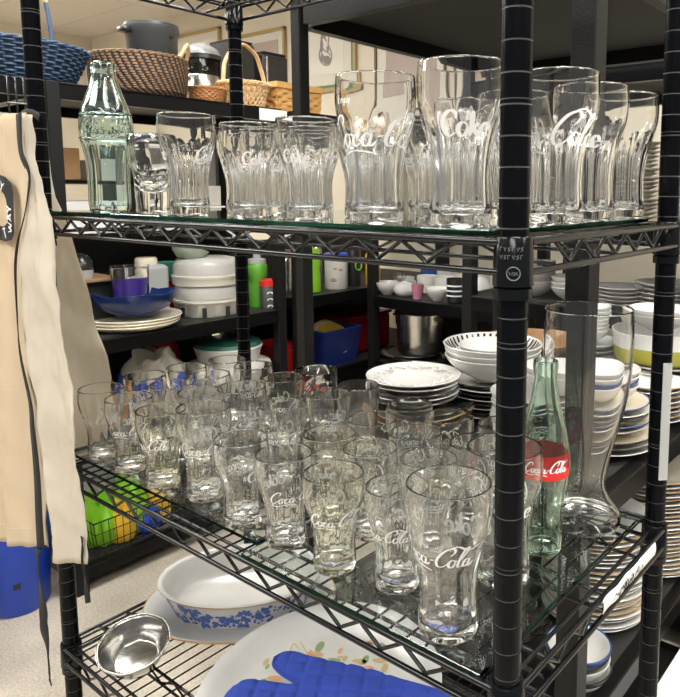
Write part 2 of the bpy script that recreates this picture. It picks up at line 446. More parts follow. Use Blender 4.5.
def wrap_text(g, strokes, size, x0, z0, rad, wid=.11, slant=.25, calli=True, width=10.4, lift=.012, a_off=0):
    """lay the lettering on a turned surface; rad(z) gives the radius there"""
    for L_ in ribbon(strokes, wid, slant, calli):
        vs = []; 
        for a, b in L_:
            for q in (a, b):
                u = x0 + (q[0] - width / 2) * size; z = z0 + (q[1] - 1) * size; rr = rad(z) + lift
                rm = rad(z0)
                th = u / rm + a_off; vs.append((rr * math.sin(th), -rr * math.cos(th), z))
        fs = [(2 * i, 2 * i + 1, 2 * i + 3, 2 * i + 2) for i in range(len(L_) - 1)]
        g.add(vs, fs)
def flat_text(g, strokes, size, wid=.1, slant=0, calli=True, width=4, y=0, x0=0, z0=0):
    for L_ in ribbon(strokes, wid, slant, calli):
        vs = [(x0 + (q[0] - width / 2) * size, y, z0 + (q[1] - 1) * size) for ab in L_ for q in ab]
        g.add(vs, [(2 * i, 2 * i + 1, 2 * i + 3, 2 * i + 2) for i in range(len(L_) - 1)])

# ================================================================ BELL GLASSES
BELL = [(0, .655), (.03, .69), (.10, .70), (.20, .675), (.32, .665), (.42, .69), (.52, .755), (.62, .85), (.70, .925), (.78, .98), (.86, 1.0), (.93, .99), (1.0, .965)]
def interp(tab, t):
    if t <= tab[0][0]: return tab[0][1]
    for (a, ra), (b, rb) in zip(tab, tab[1:]):
        if t <= b:
            k = (t - a) / (b - a); return ra + (rb - ra) * k
    return tab[-1][1]
def smooth_tab(tab, t):
    e = .03; return (interp(tab, t - e) + 2 * interp(tab, t) + interp(tab, t + e)) / 4
def bell_geo(h, d, seg=60, flutes=12, famp=.035, tab=BELL, wall=.07, base=.42, ft=.62):
    R0 = d / 2; prof = []; N = 22
    prof += [(R0 * tab[0][1] * .45, .05), (R0 * tab[0][1] * .75, 0), (R0 * tab[0][1] * .93, .01)]
    for i in range(N + 1):
        t = max(.012, i / N); prof.append((R0 * smooth_tab(tab, t), h * t))
    no = len(prof)
    rt = prof[-1][0]
    prof.insert(-1, (prof[-1][0] + .004, h - .05)); no += 1
    prof += [(rt - wall * .25, h + .03), (rt - wall * .7, h + .03), (rt - wall * .98, h), (rt - wall + .004, h - .05)]
    for i in range(N - 1, -1, -1):
        t = i / N; z = base + (h - base) * t
        prof.append((R0 * smooth_tab(tab, z / h) - wall, z))
    prof[-1] = (prof[-1][0] * .9, base + .02)
    prof += [(prof[-1][0] * .55, base - .04), (.0001, base - .05)]
    prof = [(.0001, .06)] + prof
    def fn(i, a, r, z):
        t = z / h
        if i <= no - 2 and .05 < t < ft + .12:
            w = min(1, (t - .05) / .08) * min(1, (ft + .12 - t) / .2)
            r = r * (1 - famp * w * abs(math.sin(flutes * a / 2)) ** 1.0)
        return r * math.cos(a), r * math.sin(a), z
    return G().lathe(prof, seg, fn, close=False)
def make_bell(h, d, label, seg=60, m=GLASS, mode='both', group=None, famp=.03, tsize=None):
    t = T('bell_glass', label, 'drinking glass', (0, 0, 0), 0, group)
    P('glass_body', bell_geo(h, d, seg, famp=famp), m, t)
    rad = lambda z: d / 2 * smooth_tab(BELL, max(0, min(1, z / h)))
    sz = tsize or h * .068
    zt = h * .60
    if mode in ('both', 'script'):
        g = G(); wrap_text(g, SCRIPT, sz * .82, 0, zt, rad, wid=.125)
        if mode == 'script': wrap_text(g, ENJOY, sz * .3, -sz * 2.6, zt + sz * 2.3, rad, wid=.13, slant=.1, width=4)
        P('script_lettering', g, WHITE_INK, t, 'white painted script lettering')
    if mode in ('both', 'coke'):
        g = G(); wrap_text(g, COKE, sz * 1.0, 0, zt + .1, rad, wid=.155, slant=.08, width=4.2, a_off=PI)
        P('block_lettering', g, WHITE_INK, t, 'white painted short name lettering')
    return t
random.seed(4)
SH, SD = 4.55, 2.85
rows = [
  ('front row', [(-31.8, 1.6), (-28.4, 1.6), (-24.7, 1.5), (-17.1, 1.45), (-13.7, 1.45), (-10.1, 1.3), (-6.9, 2.0)]),
  ('second row', [(-32.5, 5.0), (-29.1, 4.9), (-26.0, 5.0), (-14.0, 4.8), (-10.9, 4.6), (-7.7, 5.3)]),
  ('third row', [(-32.3, 8.1), (-29.2, 7.9), (-19.8, 6.5), (-13.8, 7.9), (-10.5, 7.7), (-7.1, 8.45)]),
  ('back row', [(-31.9, 11.3), (-28.9, 11.4), (-24.6, 10.6), (-19.3, 9.8), (-13.8, 11.2), (-10.7, 11.0), (-7.5, 11.7)]),
]
ords = ['first', 'second', 'third', 'fourth', 'fifth', 'sixth', 'seventh', 'eighth', 'ninth', 'tenth', 'eleventh', 'twelfth',
        'thirteenth', 'fourteenth', 'fifteenth', 'sixteenth', 'seventeenth', 'eighteenth', 'nineteenth', 'twentieth']
ords += ['twenty-' + w for w in ords[:9]]
def rot_for(x, y):
    """turn so that the lettering lands somewhere in view"""
    return math.atan2(y + 20, x - 12) + PI / 2 + random.uniform(-.9, .9) + (PI if random.random() < .5 else 0)
small = None; smally = None
for rn, ps in rows:
    for k, (x, y) in enumerate(ps):
        lab = 'small bell glass on the lower wire shelf, %s, %s small one from left' % (rn, ords[k])
        grp = 'small bell glasses on the lower wire shelf'
        if small is None:
            small = make_bell(SH, SD, lab, group=grp); smally = None
            small.location = W(x, y, GL); small.rotation_euler = (0, 0, rot_for(x, y))
        else:
            o = dup(small, (x, y, GL), rot_for(x, y), lab, grp)
            if (k + len(ps)) % 3 == 0:
                if smally is None: smally = o.children[0].data.copy() if 'glass_body' in o.children[0].name else o.children[1].data.copy(); smally.materials[0] = GLASSY
                for c in o.children:
                    if c.name.startswith('glass_body'): c.data = smally
mid = make_bell(5.2, 3.04, 'taller bell glass in the front row of the lower shelf among the small ones', group='medium bell glasses')
mid.location = W(-21.3, 2.1, GL); mid.rotation_euler = (0, 0, rot_for(-21, 2))
dup(mid, (-23.0, 5.95, GL), .4, 'taller bell glass in the second row of the lower shelf behind another tall one', 'medium bell glasses')
big = make_bell(6.1, 3.45, 'largest bell glass at the front of the lower shelf, left of the corner post', seg=56, group='large bell glasses', famp=.02)
FR = lambda x, y: math.atan2(-19.8 - y, 11.9 - x) + PI / 2      # turned to face the aisle corner
big.location = W(-3.25, .85, GL); big.rotation_euler = (0, 0, FR(-3.25, .85) - .5)
dup(big, (-3.5, 5.35, GL), FR(-3.5, 5.3) + PI + .3, 'large bell glass just behind the corner post on the lower shelf', 'large bell glasses')

# ornate and straight tumblers near the back
tg = G().lathe([(.0001, .05), (.9, 0), (1.15, .02), (1.25, .3), (1.36, 2.0), (1.42, 3.6), (1.40, 4.3), (1.34, 4.34), (1.32, 4.2), (1.33, 3.5), (1.26, 2.0), (1.12, .5), (.0001, .4)], 40,
               lambda i, a, r, z: (r * (1 + (.03 * math.sin(5 * a + z * 4) if .3 < z < 3.4 else 0)) * math.cos(a), r * (1 + (.03 * math.sin(5 * a + z * 4) if .3 < z < 3.4 else 0)) * math.sin(a), z), close=False)
ONE('tumbler', tg, GLASS, 'patterned straight tumbler at the back of the lower shelf in front of the ornate plates', 'drinking glass', (-19.8, 13.0, GL))
tg2 = G().lathe([(.0001, .05), (1.0, 0), (1.2, .02), (1.27, .3), (1.45, 2.0), (1.55, 4.4), (1.50, 4.46), (1.43, 4.4), (1.33, 2.0), (1.15, .5), (.0001, .4)], 40, close=False)
t = T('tumbler', 'thick-rimmed plain tumbler with small red print at the back of the lower shelf', 'drinking glass', (-24.6, 13.6, GL))
P('glass_body', tg2, GLASS, t)
g = G(); 
for k in range(5): wrap_text(g, [loopo(2, 1, .5, .45)], .25, -.9 + k * .45, 3.4 + .25 * (k % 2), lambda z: 1.5, wid=.3, width=4)
P('red_print', g, RED, t, 'small red printed flowers').rotation_euler = (0, 0, .5)

small2 = None
# ---- middle shelf glasses
m1 = make_bell(5.3, 3.05, 'tall bell glass on the middle shelf, second glass right of the clear bottle', seg=60, group='bell glasses on the middle shelf', famp=.08)
m1.location = W(-21.7, 2.0, GM); m1.rotation_euler = (0, 0, FR(-21.7, 2) + 1.5)
ms = [(-16.6, 2.1), (-12.5, 2.2)]
small2 = make_bell(SH, SD, 'x', group='bell glasses on the middle shelf', famp=.08)
for k, (x, y) in enumerate(ms):
    lab = ('small bell glass on the middle shelf below the white price card', 'small bell glass on the middle shelf just left of the big script-lettered glass')[k]
    if k == 0: small2.location = W(x, y, GM); small2.rotation_euler = (0, 0, FR(x, y) + PI + .25); small2['label'] = lab
    else: dup(small2, (x, y, GM), FR(x, y) + PI - .45, lab, 'bell glasses on the middle shelf')
bs = make_bell(5.95, 3.4, 'big bell glass with white script lettering across it, middle shelf, left of centre post', seg=56, mode='script', group='big bell glasses on the middle shelf', famp=.075, tsize=.6)
bs.location = W(-7.9, 1.9, GM); bs.rotation_euler = (0, 0, FR(-7.9, 1.9) + .05)
bc = make_bell(6.05, 3.5, 'big bell glass with short white name, middle shelf, immediately left of the corner post', seg=56, mode='coke', group='big bell glasses on the middle shelf', famp=.075, tsize=.46)
bc.location = W(-3.6, 2.0, GM); bc.rotation_euler = (0, 0, FR(-3.6, 2) + PI + .1)
dup(bs, (-1.45, 5.6, GM), FR(-1, 4.6) - .35, 'big bell glass with script lettering just right of the corner post, middle shelf', 'big bell glasses on the middle shelf')
dup(bc, (-2.2, 10.3, GM), FR(-2.2, 10.3) + PI - .35, 'big bell glass with short white name, second right of the corner post', 'big bell glasses on the middle shelf')
dup(bc, (-2.1, 13.85, GM), FR(-2, 13) + 1.2, 'big bell glass partly hidden beside the right rear post, middle shelf', 'big bell glasses on the middle shelf')
# a tapered glass with a thick foot
sp = G().lathe([(.0001, .06), (.85, 0), (.98, .03), (.98, .35), (1.02, 1.0), (1.08, 2.2), (1.28, 3.0), (1.32, 3.6), (1.28, 4.42), (1.24, 4.46), (1.20, 4.4), (1.23, 3.6), (1.18, 3.0), (.92, 2.0), (.55, 1.3), (.0001, 1.1)], 40,
                lambda i, a, r, z: (r * (1 - (.05 * abs(math.sin(4 * a)) if .3 < z < 2.8 and i < 9 else 0)) * math.cos(a), r * (1 - (.05 * abs(math.sin(4 * a)) if .3 < z < 2.8 and i < 9 else 0)) * math.sin(a), z), close=False)
ONE('tumbler', sp, GLASS, 'short flared tumbler with a thick foot beside the clear contour bottle', 'drinking glass', (-25.6, 2.2, GM))
back = [(-19.0, 5.0, 's'), (-22.6, 6.2, 's'), (-15.6, 5.4, 's'), (-12.3, 5.8, 's'), (-18.8, 8.6, 's'), (-14.6, 9.0, 's'), (-10.2, 8.9, 'm'), (-22.4, 10.0, 's'), (-18.0, 12.2, 's'), (-13.6, 12.4, 'm'), (-6.3, 6.0, 'm'), (-6.2, 10.2, 'b'), (-9.2, 12.6, 's')]
cnt = {'s': 0, 'm': 0, 'b': 0}
for x, y, kd in back:
    src = {'s': small2, 'm': m1, 'b': bc}[kd]; cnt[kd] += 1
    nm = {'s': 'small', 'm': 'medium', 'b': 'large'}[kd]
    dup(src, (x, y, GM), rot_for(x, y), '%s bell glass standing behind the front glasses of the middle shelf' % nm, 'glasses behind the front row on the middle shelf, ' + nm)

# ================================================================ BOTTLES AND BOOT
def shell(tab, h, R0, seg, wall, base, fn=None, N=40):
    prof = [(.0001, .12), (R0 * interp(tab, 0) * .7, .04), (R0 * interp(tab, 0) * .9, 0)]
    for i in range(N + 1): t = i / N; prof.append((R0 * smooth_tab(tab, t) if t < .97 else R0 * interp(tab, t), h * max(t, .006)))
    rt = prof[-1][0]; prof.insert(-1, (rt, h - .05)); prof += [(rt - wall * .5, h + .03)]
    for i in range(N, -1, -1):
        z = base + (h - base) * i / N; prof.append((max(.1, (R0 * smooth_tab(tab, z / h) if z / h < .97 else R0 * interp(tab, 1)) - wall), z))
    prof += [(.0001, base - .02)]
    return G().lathe(prof, seg, fn, close=False)
CONT = [(0, .70), (.03, .78), (.15, .80), (.25, .82), (.32, .86), (.40, .97), (.46, 1.0), (.52, .99), (.60, .92), (.68, .78), (.76, .62), (.84, .50), (.90, .44), (.93, .42), (.935, .47), (.97, .49), (1.0, .46)]
def cfn(h, n, a1):
    def fn(i, a, r, z):
        t = z / h
        if t < .46 and t > .03 or .58 < t < .66:
            r *= 1 - a1 * abs(math.sin(n * a / 2))
        return r * math.cos(a), r * math.sin(a), z
    return fn
def letters_raised(g, strokes, size, z0, rad, wid, width, a_off=0, slant=.2): wrap_text(g, strokes, size, 0, z0, rad, wid, slant, True, width, .02, a_off)
CONT2 = [(0, .72), (.04, .80), (.2, .78), (.33, .80), (.40, .88), (.50, 1.0), (.62, .99), (.70, .88), (.80, .66), (.88, .50), (.925, .43), (.93, .48), (.975, .49), (1.0, .45)]
tb = T('glass_bottle', 'large clear aqua contour bottle standing at the left end of the middle shelf', 'bottle', (-29.4, 1.6, GM))
P('bottle_body', shell(CONT2, 8.75, 1.5, 48, .13, .35, cfn(8.75, 12, .055)), GLASSB, tb)
g = G(); rad1 = lambda z: 1.5 * smooth_tab(CONT2, max(0, min(1, z / 8.75)))
for k in range(2): wrap_text(g, SCRIPT, .26, 0, 5.0, rad1, .16, .25, True, 10.4, .01, k * PI)
for z in (4.35, 5.75): g.tube([(rad1(z) * math.cos(a), rad1(z) * math.sin(a), z) for a in [2 * PI * k / 40 for k in range(40)]], .05, 5, True)
P('embossed_band', g, GLASSB, tb, 'embossed glass lettering between two raised rings').rotation_euler = (0, 0, FR(-29, 2))

tc_ = T('glass_bottle', 'pale green soda bottle with a red label, on the lower shelf behind the corner post', 'bottle', (-3.3, 8.6, GL))
P('bottle_body', shell(CONT, 9.4, 1.25, 48, .1, .3, cfn(9.15, 14, .035)), GLASSG, tc_)
rad2 = lambda z: 1.23 * smooth_tab(CONT, max(0, min(1, z / 9.15)))
g = G(); z0, z1 = 3.95, 5.1
N = 40; vs = []; fs = []
for j in range(5):
    z = z0 + (z1 - z0) * j / 4
    for k in range(N): a = 2 * PI * k / N; vs.append(((rad2(z) + .02) * math.cos(a), (rad2(z) + .02) * math.sin(a), z))
for j in range(4):
    for k in range(N): q = (k + 1) % N; fs.append((j * N + k, j * N + q, (j + 1) * N + q, (j + 1) * N + k))
g.add(vs, fs)
lb = P('label', g, RED_INK, tc_, 'red wraparound label')
g = G()
for k in range(3): wrap_text(g, SCRIPT, .2, 0, 4.53, rad2, .17, .25, True, 10.4, .035, k * 2 * PI / 3)
q = P('label_lettering', g, WHITE_INK, lb, 'white script on the red label'); q.rotation_euler = (0, 0, FR(-3.6, 9) + .15)

# glass boot
def boot_geo():
    h = 11.4
    tab = [(0, -.1, 1.72), (.08, 0, 1.78), (.35, .05, 1.8), (.8, .02, 1.66), (1.2, -.1, 1.5), (1.7, -.2, 1.38), (2.2, -.27, 1.31), (3.0, -.25, 1.38), (4.0, -.2, 1.56), (5.2, -.12, 1.82), (6.5, -.05, 2.06), (8, 0, 2.22), (9.3, 0, 2.28), (10.4, 0, 2.27), (11.4, 0, 2.22)]
    def at(z, k):
        for a, b in zip(tab, tab[1:]):
            if z <= b[0]: t = (z - a[0]) / (b[0] - a[0]); t = t * t * (3 - 2 * t) if False else t; return a[k] + (b[k] - a[k]) * t
        return tab[-1][k]
    def sm(z, k): return (at(max(0, z - .25), k) + 2 * at(z, k) + at(min(h, z + .25), k)) / 4
    dx, dy = .85, .53
    zs = [0, .05, .2, .4, .6, .8, 1.0, 1.25, 1.5, 1.8, 2.1, 2.5, 3, 3.5, 4, 4.6, 5.2, 6, 7, 8, 9, 10, 10.8, 11.2, 11.35, 11.4]
    prof = [(.0001, .1), (.8, .02)] + [(1, z) for z in zs]; ni = len(prof)
    prof += [(1, 11.44)] + [(1, z) for z in reversed(zs) if z > .5] + [(.5, .5), (.0001, .45)]
    def fn(i, a, r, z):
        zc = min(z, h); R = sm(zc, 2); off = sm(zc, 1)
        if i >= ni: R -= .07 if i > ni else .035
        e = 1 + .12 * max(0, 1 - zc / 1.6) * max(0, math.cos(a))      # toe
        lx = r * R * math.cos(a) * e; ly = r * R * math.sin(a)
        lx += off
        return dx * lx - dy * ly, dy * lx + dx * ly, z
    return G().lathe(prof, 56, fn, close=False)
ONE('boot_glass', boot_geo(), GLASS, 'very tall clear boot-shaped beer glass at the right rear of the lower shelf', 'drinking glass', (-2.95, 12.45, GL))

# ================================================================ LABEL STRIPS on the rack
def scribble(g, x0, x1, zc, y, amp, n=34, seed=3):
    random.seed(seed); pts = []
    for i in range(n): pts.append((x0 + (x1 - x0) * i / (n - 1) + random.uniform(-.06, .06), zc + random.uniform(-amp, amp) * (1 if i % 2 else -.6)))
    flat_text(g, [pts], 1, wid=.035, width=0, y=y, z0=1)
t = T('shelf_label', 'worn white label strip with black handwriting on the right edge of the lower shelf', 'label', (.78, 9.8, -16.6), PI / 2)
g = G(); 
def strip(u, v):
    x = -3.1 + 6.2 * u; z = -.33 + .66 * v + .03 * math.sin(u * 21); return (x, -.05 * math.cos(v * PI - PI / 2) + .02 * math.sin(u * 17), z)
g.grid(strip, 24, 6)
sp_ = P('paper_strip', g, PAPER, t); md = sp_.modifiers.new('s', 'SOLIDIFY'); md.thickness = .04 * S
g = G(); scribble(g, -2.2, 1.2, -.02, -.1, .24, 40)
P('handwriting', g, TAPE, t, 'black marker scribble')
g = G().cbox(-.24, .24, -.03, .03, 0, 6.2, .02)
ONE('post_label', g, PLASC, 'narrow white plastic strip hanging on the right rear post', 'label', (.50, RW - .52, -13.6), .75, smooth=False)

# ================================================================ APRON
def lerp_tab(tab, z):
    # tab: (x, z) with z descending
    if z >= tab[0][1]: return tab[0][0]
    for (xa, za), (xb, zb) in zip(tab, tab[1:]):
        if z >= zb: k = (za - z) / (za - zb + 1e-9); return xa + (xb - xa) * k
    return tab[-1][0]
EDGE = [(-32.3, 5.7), (-32.0, 3.5), (-31.5, 2.7), (-30.9, .9), (-30.2, -.8), (-29.9, -2.8), (-29.2, -5.6), (-28.9, -9.8), (-28.4, -11.5), (-28.4, -13.7), (-28.3, -17), (-28.1, -20.9)]
TAPEX = [(-32.2, 5.6), (-31.9, 3.5), (-31.35, 2.2), (-31.5, .9), (-31.9, -.6), (-32.5, -2.0), (-33.3, -4.3), (-33.6, -7.1), (-33.3, -8.6), (-32.7, -11.7), (-32.8, -13.6), (-32.7, -16.2), (-32.4, -19.3), (-32.4, -21)]
ap = T('canvas_apron', 'cream canvas apron with black tapes hanging over the left front post', 'apron', (0, 0, 0))
def front(u, v):
    x1b = -28.1; zt = 5.7 - .0 * u
    x0 = -42.5
    zb = -23.6 + 2.5 * max(0, (x0 + (x1b - x0) * u + 41) / 13) ** 1.1
    zz = zt + (zb - zt) * v
    tp = lerp_tab(TAPEX, zz)
    x = x0 + (tp - x0) * u
    y = -1.75 - .22 * math.sin(x * .9 + zz * .13) - .12 * math.sin(x * 2.3 - zz * .3) - .25 * v - .05 * math.sin(zz * 2.1 + x)
    return (x, y, zz)
def flap(u, v):
    zt = 5.6; zb = -20.9 - .7 * (1 - u); zz = zt + (zb - zt) * v
    a = lerp_tab(TAPEX, zz) - .1; b = lerp_tab(EDGE, zz)
    b = max(a + .05, b); x = a + (b - a) * u
    y = -1.6 + .3 * (mnoise.noise(Vector((x * .8, zz * .35, 2))) + .5 * mnoise.noise(Vector((x * 2.1, zz * 1.1, 7)))) - .22 * math.sin(a * .9 + zz * .13) * (1 - u) - .6 * math.sin(u * PI) * min(1, v * 4) - .22 * math.sin(u * 9 + zz * .12) - .05 * math.sin(zz * .8 + u * 6) * u + .35 * u - .2
    return (x, y, zz)
g = G().grid(front, 60, 70); o = P('front_panel', g, CANVAS, ap); md = o.modifiers.new('s', 'SOLIDIFY'); md.thickness = .05 * S
g = G().grid(flap, 26, 70); o = P('gathered_flap', g, CANVASW, ap, 'paler gathered canvas right of the tape'); md = o.modifiers.new('s', 'SOLIDIFY'); md.thickness = .05 * S
SIDE = [(.9, 5.0), (1.0, 3.8), (1.3, .6), (2.3, -2.0), (2.8, -3.9), (3.2, -5.6), (4.1, -10.1), (4.4, -12.1), (4.3, -15.1), (2.5, -17), (.5, -19)]
def side(u, v):
    zz = 5.2 + (-19 - 5.2) * v; b = lerp_tab(SIDE, zz); a = -1.3
    y = a + (b - a) * u
    return (-35.9 - .25 * (mnoise.noise(Vector((y * .5, zz * .3, 4))) + .5 * mnoise.noise(Vector((y * 1.7, zz * .9, 9)))) - .25 * math.sin(u * 4 + zz * .35) * u - .1 * math.sin(zz * 1.3 + u * 6) - .15, y, zz)
g = G().grid(side, 24, 60); o = P('side_panel', g, CANVASW, ap, 'paler canvas wrapped round the left side of the rack'); md = o.modifiers.new('s', 'SOLIDIFY'); md.thickness = .05 * S
def ribbon3(pts, w, y, tw=0):
    g = G(); c = cr_spline(pts, 5); n = len(c); vs = []
    for i, p in enumerate(c):
        t = c[min(i + 1, n - 1)] - c[max(i - 1, 0)]; t.normalize(); nr = Vector((-t.y, t.x)); k = math.cos(tw * i / n)
        kk = .45 + .55 * abs(k) if tw else 1
        yy = y(p) if callable(y) else y
        for s_ in (-1, 1): q = p + nr * w * kk * s_; vs.append((q.x, yy - .12 * s_ * math.sin(tw * i / n), q.y))
    g.add(vs, [(2 * i, 2 * i + 1, 2 * i + 3, 2 * i + 2) for i in range(n - 1)]); return g
def fy(p): return -2.12 - .22 * math.sin((p[0]) * .9 + p[1] * .13) - .12 * math.sin(p[0] * 2.3 - p[1] * .3) - .3 * max(0, (5.7 - p[1]) / 29)
def tape(name, pts, w, y, tw, lab):
    o = P(name, ribbon3(pts, w, y, tw), TAPE, ap, lab); md = o.modifiers.new('s', 'SOLIDIFY'); md.thickness = .06 * S
tape('binding_tape', [(x + .1, z) for x, z in TAPEX], .34, fy, 4, 'black tape sewn down the front')
tape('tie', [(-32.4, -21), (-32.3, -22.5), (-32.1, -24.6), (-32.2, -26), (-31.9, -27.3), (-31.8, -29.7)], .42, -2.6, 9, 'loose twisted black tie below the hem')
tape('tie', [(-28.3, -19.2), (-28.4, -20.7), (-28.2, -22), (-28.1, -23.3)], .16, -1.7, 5, None)
tape('neck_loop', [(-32.3, 5.45), (-32.9, 5.75), (-33.9, 5.9), (-34.8, 5.7), (-35.4, 5.2), (-35.5, 4.6)], .2, -.9, 0, 'black tape looped round the post')
for v_ in (.62, .955):
    o = P('seam', G().tube([Vector(front(k / 60, v_)) + Vector((0, -.03, 0)) for k in range(61)], .035, 5), CANVASW, ap)
# printed patch
g = G(); n = 28
def rr_(cx, cz, hx, hz, r, k):
    a = 2 * PI * k / n; c, s = math.cos(a), math.sin(a); p = 4
    m = (abs(c) ** p + abs(s) ** p) ** (-1 / p); return (cx + hx * c * m, cz + hz * s * m)
vs = []
for k in range(n):
    for (hx, hz) in ((2.9, 2.05), (1.95, 1.15)):
        x, z = rr_(-36.0, .1, hx, hz, .8, k); vs.append((x, fy((x, z)) - .02, z))
g.add(vs, [(2 * k, (2 * k + 2) % (2 * n), (2 * k + 3) % (2 * n), 2 * k + 1) for k in range(n)])
pt_ = P('printed_patch', g, TAPE, ap, 'black rounded printed border')
LW, LA, LY, LT, = [(0, 2), (.4, 0), (.8, 1.6), (1.2, 0), (1.6, 2)], [(0, 0), (.6, 2), (1.2, 0)], [(0, 2), (.5, 1)], [(0, 2), (1.2, 2)]
def straight(pts, m=4):
    out = []
    for a, b in zip(pts, pts[1:]):
        for k in range(m): out.append((a[0] + (b[0] - a[0]) * k / m, a[1] + (b[1] - a[1]) * k / m))
    return out + [pts[-1]]
def word(glyphs, size, x, z, rot, y, wid=.17):
    g = G()
    for L_ in ribbon(glyphs, wid, 0, False):
        vs = []
        for ab in L_:
            for q in ab:
                a = Vector((q[0] * size, q[1] * size)); a.rotate(Matrix.Rotation(rot, 2)); vs.append((x + a.x, fy((x + a.x, z + a.y)) - .16 , z + a.y))
        g.add(vs, [(2 * i, 2 * i + 1, 2 * i + 3, 2 * i + 2) for i in range(len(L_) - 1)])
    return g
gl = [straight(LW), straight([(1.9, 0), (2.5, 2), (3.1, 0)]), straight([(2.15, .7), (2.85, .7)]), straight([(3.3, 2), (3.9, 1), (4.5, 2)]), straight([(3.9, 1), (3.9, 0)])]
P('patch_lettering', word(gl, .36, -33.25, -1.35, PI / 2 - .05, 0), WHITE_INK, pt_, 'white letters WAY reading upwards')
gt = [straight([(0, 2), (1.2, 2)]), straight([(.6, 2), (.6, 0)])]
P('patch_lettering', word(gt, .3, -34.5, -1.75, .2, 0), WHITE_INK, pt_, 'white letter T')
gy = [straight([(0, 2), (.6, 1), (1.2, 2)]), straight([(.6, 1), (.6, 0)])]
P('patch_lettering', word(gy, .3, -34.4, 1.25, -.5, 0), WHITE_INK, pt_, 'white letter Y')

# ================================================================ BOTTOM RACK SHELF
ZBT = -29.3 - .30
def fn_oct(n, amp): return lambda i, a, r, z: (r * (1 - amp * abs(math.sin(n * a / 2)) * (1 if r > 1.2 else .3)) * math.cos(a), r * (1 - amp * abs(math.sin(n * a / 2)) * (1 if r > 1.2 else .3)) * math.sin(a), z)
g = G().lathe([(.0001, .02), (1.3, 0), (1.45, .06), (1.8, .6), (2.05, 1.35), (2.25, 1.5), (2.26, 1.58), (2.2, 1.6), (2.0, 1.5), (1.75, .62), (1.4, .14), (1.3, .09), (.0001, .1)], 64, fn_oct(8, .022), close=False)
g.xf(Matrix.Rotation(math.radians(17), 4, Vector((.72, .69, 0)))); lo = min(v.z for v in g.v); g.xf(Matrix.Translation((0, 0, -lo)))
ONE('steel_bowl', g, STEELB, 'small stainless steel bowl on the left of the bottom wire shelf', 'bowl', (-28.9, 1.5, ZBT), 0)
# oval plate and dish
def oval(prof, sx, sy, seg=64, mats=None, fn=None): return G().lathe(prof, seg, fn, sx=sx, sy=sy, mats=mats, close=False)
ang = math.radians(42)
g = oval([(.0001, .12), (.55, .1), (.62, 0), (.70, .06), (.95, .42), (.985, .44), (1.0, .42), (1.0, .48), (.985, .52), (.95, .50), (.70, .16), (.6, .14), (.0001, .16)], 7.0, 5.3, mats=[0] * 5 + [1, 1, 1] + [0] * 4)
ONE('oval_plate', g, [PORC3, GOLD], 'pale oval plate with a brown rim line under the flowered baking dish', 'plate', (-29.1, 9.9, ZBT), ang)
dt = T('baking_dish', 'white oval baking dish with blue flowers round the outside, bottom wire shelf', 'dish', (-29.3, 10.1, ZBT + .17), ang)
def dwall(z): return .84 + .16 * (z / 2.6) ** .8
g = oval([(.0001, .03), (.78, 0), (.84, .05), (.875, .6), (.93, 1.5), (.97, 2.2), (1.0, 2.55), (1.03, 2.62), (1.03, 2.72), (.98, 2.75), (.95, 2.6), (.90, 1.5), (.84, .5), (.78, .22), (.0001, .2)], 5.85, 4.3, mats=[0] * 6 + [1] + [1] + [0] * 6); g.xf(Matrix.Scale(.78, 4, (0, 0, 1)))
P('dish_body', g, [PORC, GOLD], dt)
random.seed(9); g = G(); AX, AY = 5.85, 4.3
for k in range(620):
    a = random.uniform(0, 2 * PI); z = .2 + 1.45 * random.random() ** 1.15
    if mnoise.noise(Vector((a * 3.2, z * .8, 3))) < -.22: continue
    rr = random.uniform(.07, .2) if k % 3 else random.uniform(.2, .3)
    def wall_r(zz): return interp([(.04, .84), (.468, .875), (1.17, .93), (1.716, .97), (1.99, 1.0)], zz) + .004
    tx, ty = -math.sin(a) * AX, math.cos(a) * AY; ln = math.hypot(tx, ty)
    vs = []; m_ = 9
    for q in range(m_):
        b = 2 * PI * q / m_; r2 = rr * (1 + .3 * math.sin(3 * b + k)); zz = z + r2 * math.sin(b) * .9; aa = a + r2 * math.cos(b) / ln; kk = wall_r(zz)
        vs.append((AX * kk * math.cos(aa), AY * kk * math.sin(aa), zz))
    g.add(vs, [tuple(range(m_))])
P('flower_pattern', g, FLOWER, dt, 'blue painted blossoms and leaves')
# platter
pt = T('serving_platter', 'large white oval platter painted with fruit lying under the blue oven mitt', 'platter', (-16.9, 6.5, ZBT), math.radians(118))
g = oval([(.0001, .1), (.68, .06), (.72, 0), (.76, .1), (.9, .62), (.98, .98), (1.0, 1.0), (1.0, 1.08), (.98, 1.12), (.9, .78), (.76, .26), (.7, .2), (.0001, .2)], 8.6, 7.3, 72, mats=[0] * 5 + [1] + [0] * 6)
P('platter_body', g, [PORC, GOLD], pt)
random.seed(5)
for (cx, cy, n_, nm) in ((3.6, 1.0, 10, 'peaches and leaves'), (4.4, -2.6, 9, 'pears and leaves'), (1.6, 3.4, 12, 'plums')):
    g = G()
    for k in range(n_):
        x, y = cx + random.uniform(-1.2, 1.2), cy + random.uniform(-1.4, 1.4); rr = random.uniform(.25, .6); g.use(k % 3)
        g.add([(x + rr * math.cos(b) * (1 if k % 2 else .5), y + rr * math.sin(b) * (.5 if k % 2 else 1), .245) for b in [2 * PI * q / 10 for q in range(10)]], [tuple(range(10))])
    P('painted_fruit', g, [FRUIT1, FRUIT2, FRUIT3], pt, 'painted fruit motif')
g = G()
